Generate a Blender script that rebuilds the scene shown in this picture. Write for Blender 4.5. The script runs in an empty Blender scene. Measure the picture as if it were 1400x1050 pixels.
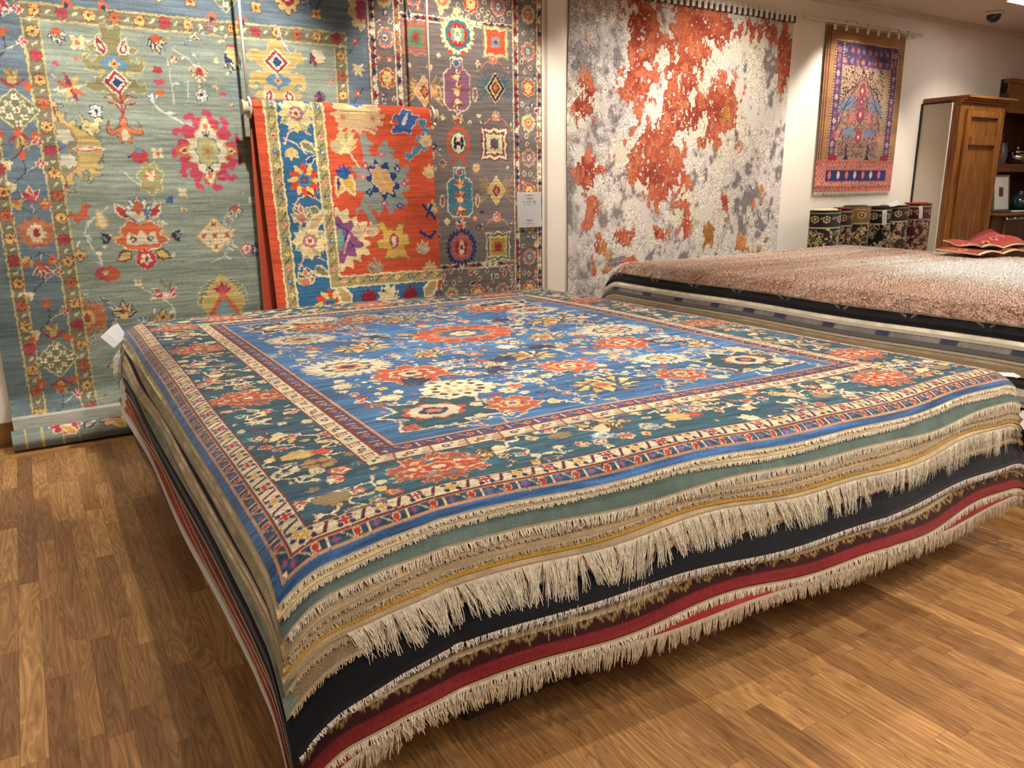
import bpy, bmesh, math, random
import numpy as np
from mathutils import Vector, Matrix
scene = bpy.context.scene
C = scene.collection
PI = math.pi
rnd = random.Random(11)

# ------------------------------------------------------------------ materials
def hexc(t):
    return tuple((c / 255.0) for c in t)
def lin(c):
    c = np.asarray(c, float)
    return np.where(c <= 0.04045, c / 12.92, ((c + 0.055) / 1.055) ** 2.4)
def rgba(c255):
    l = lin(np.array(c255) / 255.0)
    return (float(l[0]), float(l[1]), float(l[2]), 1.0)

class NT:
    def __init__(s, name):
        s.m = bpy.data.materials.new(name); s.m.use_nodes = True
        s.t = s.m.node_tree; s.n = s.t.nodes; s.l = s.t.links
        s.b = s.n['Principled BSDF']
    def new(s, typ, **kw):
        n = s.n.new(typ)
        for k, v in kw.items():
            if k.startswith('_'):
                n.inputs[k[1:].replace('_', ' ')].default_value = v
            else:
                setattr(n, k, v)
        return n
    def link(s, a, b): s.l.new(a, b)
    def math(s, op, a, b=None, c=None):
        n = s.n.new('ShaderNodeMath'); n.operation = op
        for i, v in enumerate((a, b, c)):
            if v is None: continue
            if isinstance(v, (int, float)): n.inputs[i].default_value = v
            else: s.link(v, n.inputs[i])
        return n.outputs[0]
    def mix(s, fac, a, b, blend='MIX'):
        n = s.n.new('ShaderNodeMix'); n.data_type = 'RGBA'; n.blend_type = blend
        for i, v in ((0, fac), (6, a), (7, b)):
            if isinstance(v, (int, float)): n.inputs[i].default_value = v
            elif isinstance(v, tuple): n.inputs[i].default_value = v
            else: s.link(v, n.inputs[i])
        return n.outputs[2]
    def ramp(s, fac, stops):
        n = s.n.new('ShaderNodeValToRGB'); e = n.color_ramp.elements
        while len(e) < len(stops): e.new(0.5)
        for k, (p, c) in enumerate(stops): e[k].position = p; e[k].color = c
        s.link(fac, n.inputs[0]); return n.outputs[0]

def mat_plain(name, col, rough=0.6, var=0.06, scale=12.0, metal=0.0, bump=0.0, coat=0.0):
    t = NT(name)
    tc = t.new('ShaderNodeTexCoord')
    no = t.new('ShaderNodeTexNoise', _Scale=scale, _Detail=4.0); t.link(tc.outputs['Object'], no.inputs['Vector'])
    c = rgba(col)
    d = tuple(min(1, v * (1 - var * 2)) for v in c[:3]) + (1,)
    e = tuple(min(1, v * (1 + var * 2)) for v in c[:3]) + (1,)
    t.link(t.ramp(no.outputs['Fac'], [(0.3, d), (0.7, e)]), t.b.inputs['Base Color'])
    t.b.inputs['Roughness'].default_value = rough; t.b.inputs['Metallic'].default_value = metal
    t.b.inputs['Coat Weight'].default_value = coat
    if bump:
        bp = t.new('ShaderNodeBump', _Strength=bump, _Distance=0.002); t.link(no.outputs['Fac'], bp.inputs['Height'])
        t.link(bp.outputs[0], t.b.inputs['Normal'])
    return t.m

def mat_pile(name, knot=260.0, strength=0.55, sheen=0.15):
    """wool pile: colour comes from the woven pattern stored on the mesh"""
    t = NT(name)
    at = t.new('ShaderNodeVertexColor'); at.layer_name = 'Col'
    tc = t.new('ShaderNodeTexCoord')
    n1 = t.new('ShaderNodeTexNoise', _Scale=knot, _Detail=2.0); t.link(tc.outputs['Object'], n1.inputs['Vector'])
    n2 = t.new('ShaderNodeTexNoise', _Scale=14.0, _Detail=3.0); t.link(tc.outputs['Object'], n2.inputs['Vector'])
    k = t.ramp(n1.outputs['Fac'], [(0.3, (0.72, 0.72, 0.72, 1)), (0.7, (1.12, 1.12, 1.12, 1))])
    col = t.mix(1.0, at.outputs['Color'], k, 'MULTIPLY')
    t.link(col, t.b.inputs['Base Color'])
    t.b.inputs['Roughness'].default_value = 0.92
    t.b.inputs['Sheen Weight'].default_value = sheen
    t.b.inputs['Specular IOR Level'].default_value = 0.15
    h = t.math('ADD', n1.outputs['Fac'], t.math('MULTIPLY', n2.outputs['Fac'], 1.5))
    bp = t.new('ShaderNodeBump', _Strength=strength, _Distance=0.0035); t.link(h, bp.inputs['Height'])
    t.link(bp.outputs[0], t.b.inputs['Normal'])
    return t.m

def mat_wood(name, dark, mid, light, axis='Z', scale=1.0, rough=0.35, coat=0.25):
    t = NT(name)
    tc = t.new('ShaderNodeTexCoord')
    mp = t.new('ShaderNodeMapping')
    s = {'X': (1.2, 14, 14), 'Y': (14, 1.2, 14), 'Z': (14, 14, 1.2)}[axis]
    mp.inputs['Scale'].default_value = tuple(v * scale for v in s)
    t.link(tc.outputs['Object'], mp.inputs['Vector'])
    no = t.new('ShaderNodeTexNoise', _Scale=2.2, _Detail=7.0, _Distortion=0.6); t.link(mp.outputs[0], no.inputs['Vector'])
    t.link(t.ramp(no.outputs['Fac'], [(0.3, rgba(dark)), (0.52, rgba(mid)), (0.75, rgba(light))]), t.b.inputs['Base Color'])
    t.b.inputs['Roughness'].default_value = rough; t.b.inputs['Coat Weight'].default_value = coat
    return t.m

def mat_floor():
    t = NT('parquet')
    geo = t.new('ShaderNodeNewGeometry'); sep = t.new('ShaderNodeSeparateXYZ'); t.link(geo.outputs['Position'], sep.inputs[0])
    X, Y = sep.outputs['X'], sep.outputs['Y']
    PW, PL = 0.074, 0.62
    border = t.math('GREATER_THAN', Y, 5.46)
    # along / across coordinates (swapped in the border strip by the wall)
    def sel(a, b):
        n = t.new('ShaderNodeMix'); n.data_type = 'FLOAT'
        t.link(border, n.inputs[0]); t.link(a, n.inputs[2]); t.link(b, n.inputs[3]); return n.outputs[0]
    across = sel(X, Y); along = sel(Y, X)
    r = t.math('DIVIDE', across, PW); row = t.math('FLOOR', r)
    wn = t.new('ShaderNodeTexWhiteNoise', noise_dimensions='1D'); t.link(row, wn.inputs['W'])
    a2 = t.math('ADD', t.math('DIVIDE', along, PL), t.math('MULTIPLY', wn.outputs['Value'], 7.3))
    seg = t.math('FLOOR', a2)
    cb = t.new('ShaderNodeCombineXYZ'); t.link(row, cb.inputs[0]); t.link(seg, cb.inputs[1])
    w2 = t.new('ShaderNodeTexWhiteNoise', noise_dimensions='3D'); t.link(cb.outputs[0], w2.inputs['Vector'])
    pid = w2.outputs['Value']
    # grain
    g = t.new('ShaderNodeCombineXYZ')
    t.link(t.math('ADD', t.math('MULTIPLY', across, 17.0), t.math('MULTIPLY', pid, 91.0)), g.inputs[0])
    t.link(t.math('ADD', t.math('MULTIPLY', along, 1.5), t.math('MULTIPLY', pid, 37.0)), g.inputs[1])
    n1 = t.new('ShaderNodeTexNoise', _Scale=1.0, _Detail=2.0, _Distortion=0.8); t.link(g.outputs[0], n1.inputs['Vector'])
    rings = t.math('FRACT', t.math('MULTIPLY', n1.outputs['Fac'], 9.0))
    rings = t.math('ABSOLUTE', t.math('SUBTRACT', t.math('MULTIPLY', rings, 2.0), 1.0))
    g2 = t.new('ShaderNodeCombineXYZ')
    t.link(t.math('MULTIPLY', across, 260.0), g2.inputs[0]); t.link(t.math('MULTIPLY', along, 7.0), g2.inputs[1])
    n2 = t.new('ShaderNodeTexNoise', _Scale=1.0, _Detail=4.0); t.link(g2.outputs[0], n2.inputs['Vector'])
    base = t.ramp(pid, [(0.0, rgba((128, 90, 56))), (0.3, rgba((149, 108, 68))), (0.7, rgba((160, 118, 74))), (1.0, rgba((182, 138, 88)))])
    ringc = t.ramp(rings, [(0.0, (0.58, 0.52, 0.45, 1)), (0.22, (0.88, 0.85, 0.8, 1)), (0.75, (1.0, 1.0, 0.97, 1)), (1.0, (1.42, 1.38, 1.28, 1))])
    c1 = t.mix(0.85, base, ringc, 'MULTIPLY')
    fine = t.ramp(n2.outputs['Fac'], [(0.3, (0.78, 0.76, 0.73, 1)), (0.7, (1.1, 1.1, 1.1, 1))])
    c2 = t.mix(0.8, c1, fine, 'MULTIPLY')
    # seams
    fr = t.math('FRACT', r); fa = t.math('FRACT', a2)
    e1 = t.math('MINIMUM', fr, t.math('SUBTRACT', 1.0, fr))
    e2 = t.math('MULTIPLY', t.math('MINIMUM', fa, t.math('SUBTRACT', 1.0, fa)), PL / PW)
    seam = t.math('LESS_THAN', t.math('MINIMUM', e1, e2), 0.012)
    c3 = t.mix(t.math('MULTIPLY', seam, 0.55), c2, rgba((52, 30, 16)))
    t.link(c3, t.b.inputs['Base Color'])
    rr = t.math('ADD', 0.3, t.math('MULTIPLY', n2.outputs['Fac'], 0.16))
    t.link(rr, t.b.inputs['Roughness'])
    t.b.inputs['Specular IOR Level'].default_value = 0.42
    bp = t.new('ShaderNodeBump', _Strength=0.12, _Distance=0.0006)
    t.link(t.math('SUBTRACT', n2.outputs['Fac'], seam), bp.inputs['Height']); t.link(bp.outputs[0], t.b.inputs['Normal'])
    return t.m

M_PILE = mat_pile('wool_pile')
M_PILE_FINE = mat_pile('fine_wool_pile', 330.0, 0.35, 0.1)
M_CREAM = mat_plain('cream_cotton', (238, 227, 204), 0.9, 0.10, 60)
M_WHITEF = mat_plain('white_cotton', (238, 232, 222), 0.9, 0.08, 60)
M_TANF = mat_plain('tan_cotton', (206, 188, 158), 0.9, 0.14, 60)
M_GREYF = mat_plain('grey_cotton', (196, 192, 184), 0.9, 0.12, 60)
M_WALL = mat_plain('wall_paint', (226, 217, 203), 0.85, 0.012, 3, bump=0.02)
M_CEIL = mat_plain('ceiling_paint', (214, 203, 192), 0.9, 0.012, 3)
M_PAPER = mat_plain('white_paper', (236, 236, 238), 0.7, 0.01, 8)
M_WHITE = mat_plain('white_paint', (222, 217, 208), 0.5, 0.01, 4)
M_INK = mat_plain('ink', (70, 68, 72), 0.7, 0.05)
M_RED = mat_plain('red_plastic', (180, 50, 50), 0.4, 0.02)
M_BLACK = mat_plain('black_edge', (22, 20, 20), 0.5, 0.05)
M_CHROME = mat_plain('polished_metal', (215, 214, 212), 0.14, 0.01, metal=1.0)
M_BRASS = mat_plain('brass', (205, 160, 90), 0.2, 0.01, metal=1.0)
M_CORD = mat_plain('cord', (226, 216, 196), 0.8, 0.04)
M_POLE = mat_plain('card_tube', (205, 190, 164), 0.6, 0.03)
M_WOOD = mat_wood('cherry_wood', (104, 62, 26), (140, 88, 38), (166, 110, 52), 'Z')
M_WOODX = mat_wood('cherry_wood_rail', (110, 66, 28), (146, 92, 42), (168, 114, 56), 'X')
M_WOODD = mat_wood('dark_wood', (58, 32, 16), (84, 48, 24), (104, 62, 32), 'Z')
M_WOODR = mat_wood('red_wood', (86, 44, 26), (120, 64, 40), (140, 80, 50), 'X')
M_BASEB = mat_wood('baseboard_wood', (92, 60, 26), (126, 84, 40), (140, 98, 50), 'X')
M_PLAT = mat_plain('platform_dark', (60, 46, 36), 0.7, 0.08)
M_FLOOR = mat_floor()

# ------------------------------------------------------------------ objects
def link_mesh(name, me, mats, parent=None):
    o = bpy.data.objects.new(name, me); C.objects.link(o)
    for m in (mats if isinstance(mats, (list, tuple)) else [mats]): me.materials.append(m)
    if parent is not None: o.parent = parent
    return o
def tag(o, label=None, cat=None, group=None, kind=None):
    if label: o['label'] = label
    if cat: o['category'] = cat
    if group: o['group'] = group
    if kind: o['kind'] = kind
    return o
def empty(name, loc, label, cat, group=None):
    o = bpy.data.objects.new(name, None); C.objects.link(o); o.location = loc
    o.empty_display_size = 0.1
    bpy.context.view_layer.update()
    return tag(o, label, cat, group)
def keep(o, parent):
    o.parent = parent; o.matrix_parent_inverse = Matrix.Translation(-Vector(parent.location)); return o

def bm_box(bm, x0, x1, y0, y1, z0, z1, mi=0, bev=0.0):
    vs = [bm.verts.new(p) for p in ((x0,y0,z0),(x1,y0,z0),(x1,y1,z0),(x0,y1,z0),(x0,y0,z1),(x1,y0,z1),(x1,y1,z1),(x0,y1,z1))]
    fs = []
    for f in ((0,3,2,1),(4,5,6,7),(0,1,5,4),(1,2,6,5),(2,3,7,6),(3,0,4,7)):
        fc = bm.faces.new([vs[i] for i in f]); fc.material_index = mi; fs.append(fc)
    if bev:
        es = list({e for f in fs for e in f.edges})
        bmesh.ops.bevel(bm, geom=es, offset=bev, segments=2, affect='EDGES', profile=0.6)
def bm_lathe(bm, prof, cx, cy, cz, n=24, mi=0, sy=1.0):
    rings = []
    for r, z in prof:
        rings.append([bm.verts.new((cx + r*math.cos(2*PI*k/n), cy + r*sy*math.sin(2*PI*k/n), cz + z)) for k in range(n)])
    for a, b in zip(rings, rings[1:]):
        for k in range(n):
            f = bm.faces.new((a[k], a[(k+1)%n], b[(k+1)%n], b[k])); f.material_index = mi; f.smooth = True
    for rg, rev in ((rings[0], True), (rings[-1], False)):
        f = bm.faces.new(list(reversed(rg)) if rev else rg); f.material_index = mi
def bm_tube(bm, pts, r, n=8, mi=0, cap=True):
    pts = [Vector(p) for p in pts]; rings = []
    for i, p in enumerate(pts):
        d = (pts[min(i+1, len(pts)-1)] - pts[max(i-1, 0)]).normalized()
        a = d.cross(Vector((0, 0, 1)));
        if a.length < 1e-3: a = d.cross(Vector((0, 1, 0)))
        a.normalize(); b = d.cross(a)
        rr = r[i] if isinstance(r, (list, tuple)) else r
        rings.append([bm.verts.new(p + a*rr*math.cos(2*PI*k/n) + b*rr*math.sin(2*PI*k/n)) for k in range(n)])
    for a, b in zip(rings, rings[1:]):
        for k in range(n):
            f = bm.faces.new((a[k], a[(k+1)%n], b[(k+1)%n], b[k])); f.material_index = mi; f.smooth = True
    if cap:
        bm.faces.new(list(reversed(rings[0]))).material_index = mi; bm.faces.new(rings[-1]).material_index = mi
def done(name, bm, mats, parent=None):
    bmesh.ops.recalc_face_normals(bm, faces=bm.faces[:])
    me = bpy.data.meshes.new(name); bm.to_mesh(me); bm.free()
    o = link_mesh(name, me, mats)
    if parent is not None: keep(o, parent)
    return o
def box(name, b, mat, parent=None, bev=0.0):
    bm = bmesh.new(); bm_box(bm, *b, bev=bev); return done(name, bm, mat, parent)
def struct(o): o['kind'] = 'structure'; return o

# ------------------------------------------------------------------ noise on arrays
def vnoise(ny, nx, cy, cx, seed):
    rs = np.random.RandomState(seed)
    g = rs.rand(int(ny / cy) + 3, int(nx / cx) + 3).astype(np.float32)
    y = np.arange(ny) / cy; x = np.arange(nx) / cx
    yi = y.astype(int); xi = x.astype(int); fy = y - yi; fx = x - xi
    fy = fy*fy*(3-2*fy); fx = fx*fx*(3-2*fx)
    a = g[yi][:, xi]; b = g[yi][:, xi+1]; c = g[yi+1][:, xi]; d = g[yi+1][:, xi+1]
    fx = fx[None, :]; fy = fy[:, None]
    return (a*(1-fx)+b*fx)*(1-fy) + (c*(1-fx)+d*fx)*fy
def fbm(ny, nx, cy, cx, seed, oct=4, gain=0.55):
    s = 0; w = 1; t = 0
    for k in range(oct):
        s = s + w * vnoise(ny, nx, max(cy, 1.01), max(cx, 1.01), seed + k*17); t += w; w *= gain; cy /= 2; cx /= 2
    return s / t

# ------------------------------------------------------------------ pattern painter (one knot = one cell)
class Cv:
    def __init__(s, w, h, px, col):
        s.w, s.h, s.px = w, h, px; s.nx, s.ny = int(round(w/px)) + 1, int(round(h/px)) + 1
        s.a = np.zeros((s.ny, s.nx, 3), np.float32); s.a[:] = np.array(col) / 255.0
        s.clip = None
    def xy(s):
        return np.meshgrid(np.arange(s.nx)*s.px, np.arange(s.ny)*s.px)
    def win(s, cx, cy, r):
        x0 = max(0, int((cx-r)/s.px)); x1 = min(s.nx, int((cx+r)/s.px)+2)
        y0 = max(0, int((cy-r)/s.px)); y1 = min(s.ny, int((cy+r)/s.px)+2)
        if x1 <= x0 or y1 <= y0: return None
        X, Y = np.meshgrid(np.arange(x0, x1)*s.px - cx, np.arange(y0, y1)*s.px - cy)
        return slice(y0, y1), slice(x0, x1), X, Y
    def fill(s, sy, sx, m, col):
        if s.clip is not None: m = m & s.clip[sy, sx]
        s.a[sy, sx][m] = np.array(col) / 255.0
    def rect(s, x0, x1, y0, y1, col):
        s.a[max(0,int(y0/s.px)):max(0,int(y1/s.px)), max(0,int(x0/s.px)):max(0,int(x1/s.px))] = np.array(col)/255.0
    def polar(s, cx, cy, rx, ry, col, harm=(), n=0, amp=0.0, pw=1.0, rot=0.0, twist=0.0, out=None, ow=0.008, half=None, hole=None):
        w = s.win(cx, cy, max(rx, ry)*1.35 + ow)
        if w is None: return
        sy, sx, X, Y = w
        c, q = math.cos(rot), math.sin(rot)
        x = (X*c + Y*q); y = (-X*q + Y*c)
        rho = np.hypot(x/rx, y/ry) + 1e-6; th = np.arctan2(y/ry, x/rx) + PI/2
        if twist: th = th + twist*rho
        R = np.ones_like(rho)
        if n: R = R - amp*(1 - np.abs(np.cos(n*th/2))**pw)
        for k, a in harm: R = R + a*np.cos(k*th)
        if half == 'r': R = np.where(x < 0, 0, R)
        if half == 'l': R = np.where(x > 0, 0, R)
        if half == 'u': R = np.where(y < 0, 0, R)
        if out is not None: s.fill(sy, sx, rho < R + ow/min(rx, ry), out)
        m = rho < R
        if hole: m &= rho > R*hole
        s.fill(sy, sx, m, col)
    def line(s, pts, wd, col):
        pts = np.array(pts, float)
        for a, b in zip(pts, pts[1:]):
            mx = (a+b)/2; L = np.hypot(*(b-a)); w = s.win(mx[0], mx[1], L/2 + wd)
            if w is None: continue
            sy, sx, X, Y = w
            d = (b-a)/max(L, 1e-6)
            t = np.clip(X*d[0] + Y*d[1], -L/2, L/2)
            s.fill(sy, sx, np.hypot(X - t*d[0], Y - t*d[1]) < wd/2, col)
    def poly(s, pts, col):
        pts = np.array(pts, float); c = pts.mean(0); r = np.abs(pts-c).max() + s.px
        w = s.win(c[0], c[1], r)
        if w is None: return
        sy, sx, X, Y = w
        ins = np.zeros(X.shape, bool); P = pts - c
        for (x1, y1), (x2, y2) in zip(P, np.roll(P, -1, 0)):
            if y1 == y2: continue
            ins ^= ((Y > y1) != (Y > y2)) & (X < (x2-x1)*(Y-y1)/(y2-y1) + x1)
        s.fill(sy, sx, ins, col)
    def loc(s, cx, cy, rot, sc, pts):
        c, q = math.cos(rot)*sc, math.sin(rot)*sc
        return [(cx + x*c - y*q, cy + x*q + y*c) for x, y in pts]
    # -- motifs
    def rosette(s, x, y, r, col, ctr, out=None, n=8, rot=0.0):
        s.polar(x, y, r, r, col, n=n, amp=0.38, pw=0.8, rot=rot, out=out, ow=0.006)
        s.polar(x, y, r*0.62, r*0.62, out or ctr, n=n, amp=0.6, rot=rot)
        s.polar(x, y, r*0.52, r*0.52, col, n=n, amp=0.3, rot=rot)
        s.polar(x, y, r*0.3, r*0.3, ctr)
    def cross4(s, x, y, r, col, ctr, out=None, rot=0.0):
        s.polar(x, y, r, r, col, n=4, amp=0.55, pw=1.2, rot=rot, out=out, ow=0.006)
        s.polar(x, y, r*0.28, r*0.28, ctr)
    def leaf(s, x, y, l, w, rot, col, out=None):
        p = [(0,-.1),(.25,-.5),(.55,-.42),(.8,-.2),(1,0),(.8,.2),(.55,.42),(.25,.5),(0,.1)]
        q = [(a, b*w/l) for a, b in p]
        if out is not None: s.poly(s.loc(x, y, rot, l*1.2, [(a-.07, b*1.35) for a, b in q]), out)
        s.poly(s.loc(x, y, rot, l, q), col)
    def fan(s, x, y, r, rot, cols, out=None, n=5, spread=1.9):
        for k in range(n):
            a = rot + (k/(n-1) - .5)*spread
            s.leaf(x, y, r*(1 - .12*abs(k-(n-1)/2)), r*0.36, a, cols[k % len(cols)], out)
        s.polar(x, y, r*0.28, r*0.28, cols[-1])
    def tulip(s, x, y, r, rot, cols, out=None):
        for a in (-.75, .75, 0): s.leaf(x, y, r, r*.5, rot + a, cols[0] if a else cols[-1], out)
        s.polar(x, y, r*.3, r*.3, cols[0])
    def bird(s, x, y, r, rot, col, out=None):
        p = [(-1,.1),(-.6,.5),(-.5,.1),(0,.25),(.3,.7),(.8,.8),(1,.45),(.6,.4),(.45,0),(.5,-.5),(.2,-.2),(-.2,-.25),(-.4,-.7),(-.55,-.2)]
        if out is not None: s.poly(s.loc(x, y, rot, r*1.16, p), out)
        s.poly(s.loc(x, y, rot, r, p), col)
    def hook(s, x, y, r, rot, col, wd=0.008, turn=2.4, out=None):
        pts = []
        for k in range(9):
            t = k/8; a = rot + turn*t; rr = r*(1-.5*t)
            pts.append((x + rr*math.cos(a) - r*math.cos(rot), y + rr*math.sin(a) - r*math.sin(rot)))
        s.line(pts, wd, col)
    def lattice(s, x, y, r, line, cells, n=3):
        d = lambda k: [(0,-1),(1,0),(0,1),(-1,0)]
        s.poly(s.loc(x, y, 0, r*1.12, d(0)), line)
        s.poly(s.loc(x, y, 0, r*1.03, d(0)), cells[0])
        st = 2*r/n
        for i in range(n):
            for j in range(n):
                u = (i - (n-1)/2); v = (j - (n-1)/2)
                cx, cy = x + (u-v)*r/n, y + (u+v)*r/n
                s.poly(s.loc(cx, cy, 0, r/n*.84, d(0)), cells[(i+j) % 2])
                s.cross4(cx, cy, r/n*.6, cells[2 + (i+j) % 2], cells[4 % len(cells)], rot=PI/4)
    def twig(s, x, y, L, rot, col, wd, bl, seed=0, k=6):
        """angular branch with little square leaves and buds"""
        rs = random.Random(seed); p = [(0., 0.)]; a = 0
        for i in range(k):
            a = (0.75 if i % 2 else -0.55) + rs.uniform(-.2, .2)
            p.append((p[-1][0] + math.cos(a)/k, p[-1][1] + math.sin(a)/k))
        P = s.loc(x, y, rot, L, p); s.line(P, wd, col)
        for i in range(1, k+1):
            sg = 1 if i % 2 else -1; a = rot + sg*1.1; l = L*rs.uniform(.1, .2)
            q = (P[i][0] + math.cos(a)*l, P[i][1] + math.sin(a)*l)
            s.line([P[i], q], wd, col)
            c = bl[rs.randrange(len(bl))]; z = rs.random()
            if z < .4: s.cross4(q[0], q[1], L*.055, c, bl[0], rot=rs.random())
            elif z < .75: s.leaf(q[0], q[1], L*.12, L*.06, a, c)
            else: s.polar(q[0], q[1], L*.035, L*.035, c, n=5, amp=.3)
    def palm(s, x, y, r, rot, cols, seed=0, asp=1.0, big=True):
        """jagged palmette seen from the front; cols outer->inner"""
        rs = random.Random(seed)
        h = [(rs.choice((5, 7)), .09), (rs.choice((9, 11)), .13), (2, rs.uniform(-.05, .08)), (1, .05), (17, .05)]
        s.polar(x, y, r, r*asp, cols[0], harm=h, rot=rot, out=cols[1], ow=.009)
        s.polar(x, y, r*.68, r*.64*asp, cols[1], n=7, amp=.28, pw=.7, rot=rot)
        s.polar(x, y, r*.58, r*.54*asp, cols[2], n=7, amp=.28, pw=.7, rot=rot)
        s.polar(x, y, r*.34, r*.32*asp, cols[3], n=4, amp=.35, pw=.6, rot=rot+PI/4, out=cols[1], ow=.005)
        s.polar(x, y, r*.15, r*.15*asp, cols[4 % len(cols)], rot=rot)
    def jag(s, x, y, rx, ry, cols, n=22, rot=0.0):
        """wreath with flame teeth round a ringed centre"""
        s.polar(x, y, rx*1.05, ry*1.05, cols[0], n=n, amp=.42, pw=.6, rot=rot, twist=.3)
        s.polar(x, y, rx*.6, ry*.62, cols[1], n=10, amp=.18, rot=rot)
        s.polar(x, y, rx*.5, ry*.5, cols[2], n=8, amp=.25, rot=rot)
        s.polar(x, y, rx*.32, ry*.3, cols[3], n=6, amp=.25, rot=rot)
        s.polar(x, y, rx*.16, ry*.14, cols[4], rot=rot)
    def small(s, x, y, r, pal, rs):
        z = rs.randrange(9); a = rs.choice((0, PI/2, -PI/2, PI)) + rs.uniform(-.5, .5)
        c = pal[rs.randrange(len(pal))]; d = pal[rs.randrange(len(pal))]; o = pal[-1] if rs.random() < .5 else None
        if z == 0: s.rosette(x, y, r, c, d, o, n=rs.choice((5, 6, 8)))
        elif z == 1: s.cross4(x, y, r, c, d, o, rot=rs.choice((0, PI/4)))
        elif z == 2: s.tulip(x, y, r*1.3, a, (c, d), o)
        elif z == 3: s.bird(x, y, r*.9, a, c, o)
        elif z == 4: s.leaf(x - r*.7*math.cos(a), y - r*.7*math.sin(a), r*1.6, r*.8, a, c, o)
        elif z == 5: s.fan(x, y, r*1.4, a, (c, d), o)
        elif z == 6: s.polar(x, y, r*.6, r*.6, c, n=6, amp=.4, out=o, ow=.005)
        elif z == 7: s.poly(s.loc(x, y, a, r*.9, [(-1,0),(0,-.7),(1,0),(0,.7)]), c); s.polar(x, y, r*.3, r*.3, d)
        else: s.palm(x, y, r*1.1, a, (c, d, pal[0], d, c), rs.randrange(99))
    def vine(s, x, y, L, rot, col, wd, rs, bl=None):
        p = []; ph = rs.uniform(0, 6); am = rs.uniform(.1, .2)
        for k in range(13):
            t = k/12; p.append((t, am*math.sin(ph + t*5.5) - am*math.sin(ph)))
        P = s.loc(x, y, rot, L, p); s.line(P, wd, col)
        for i in (3, 6, 9):
            a = rot + rs.choice((-1, 1))*rs.uniform(.7, 1.5)
            if bl: s.leaf(P[i][0], P[i][1], L*.13, L*.06, a, bl[rs.randrange(len(bl))])
            else: s.hook(P[i][0], P[i][1], L*.07, a, col, wd)
        return P[-1]
    def scatter(s, n, box, rmin, rmax, pal, seed, keepout=(), gap=.012, mask=None):
        rs = random.Random(seed); pl = list(keepout); c = 0
        for _ in range(n*30):
            if c >= n: break
            r = rs.uniform(rmin, rmax); x = rs.uniform(box[0]+r, box[1]-r); y = rs.uniform(box[2]+r, box[3]-r)
            if any((x-a)**2 + (y-b)**2 < (r+q+gap)**2 for a, b, q in pl): continue
            if mask is not None and not mask(x, y): continue
            s.small(x, y, r, pal, rs); pl.append((x, y, r)); c += 1
        return pl
    def warp(s, amp, cell, seed):
        """uneven hand knotting: every outline wanders by a knot or two"""
        Y, X = np.mgrid[0:s.ny, 0:s.nx]
        dx = (fbm(s.ny, s.nx, cell, cell, seed, 2) - .5)*2*amp; dy = (fbm(s.ny, s.nx, cell, cell, seed+3, 2) - .5)*2*amp
        s.a = s.a[np.clip(np.rint(Y+dy).astype(int), 0, s.ny-1), np.clip(np.rint(X+dx).astype(int), 0, s.nx-1)]
    def wool(s, seed, streak=.10, abr=.05, knot=.05, vertical=False):
        """hand-spun wool: streaky weft-wise dye variation and knot to knot scatter"""
        rs = np.random.RandomState(seed)
        if vertical: f = 1 + streak*2*(fbm(s.ny, s.nx, .16/s.px, 2.0, seed, 3) - .5)
        else: f = 1 + streak*2*(fbm(s.ny, s.nx, 2.0, .16/s.px, seed, 3) - .5)
        f = f + abr*2*(vnoise(s.ny, s.nx, .12/s.px, 1.4/s.px, seed+5) - .5)
        f = f + knot*(rs.rand(s.ny, s.nx) - .5)
        s.a *= f[..., None].astype(np.float32)
        np.clip(s.a, 0.01, 1, out=s.a)

# ------------------------------------------------------------------ cloth meshes
def mesh_np(name, V, F, COL=None, smooth=True, fmat=None):
    me = bpy.data.meshes.new(name)
    V = np.asarray(V, np.float32); F = np.asarray(F, np.int32)
    me.vertices.add(len(V)); me.vertices.foreach_set('co', V.ravel())
    k = F.shape[1]
    me.loops.add(F.size); me.loops.foreach_set('vertex_index', F.ravel())
    me.polygons.add(len(F)); me.polygons.foreach_set('loop_start', np.arange(0, F.size, k, dtype=np.int32))
    me.polygons.foreach_set('loop_total', np.full(len(F), k, np.int32))
    if fmat is not None: me.polygons.foreach_set('material_index', np.asarray(fmat, np.int32))
    me.polygons.foreach_set('use_smooth', np.full(len(F), smooth))
    me.update(calc_edges=True)
    if COL is not None:
        ca = me.color_attributes.new('Col', 'BYTE_COLOR', 'POINT')
        c4 = np.ones((len(V), 4), np.float32); c4[:, :3] = np.clip(COL, 0, 1)
        ca.data.foreach_set('color_srgb', c4.ravel())
    return me
def grid_faces(ny, nx, off=0, flip=False):
    i = np.arange(ny-1)[:, None]*nx + np.arange(nx-1)[None, :]
    i = i.ravel() + off
    f = np.stack([i, i+1, i+nx+1, i+nx], 1)
    return f[:, ::-1] if flip else f
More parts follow.
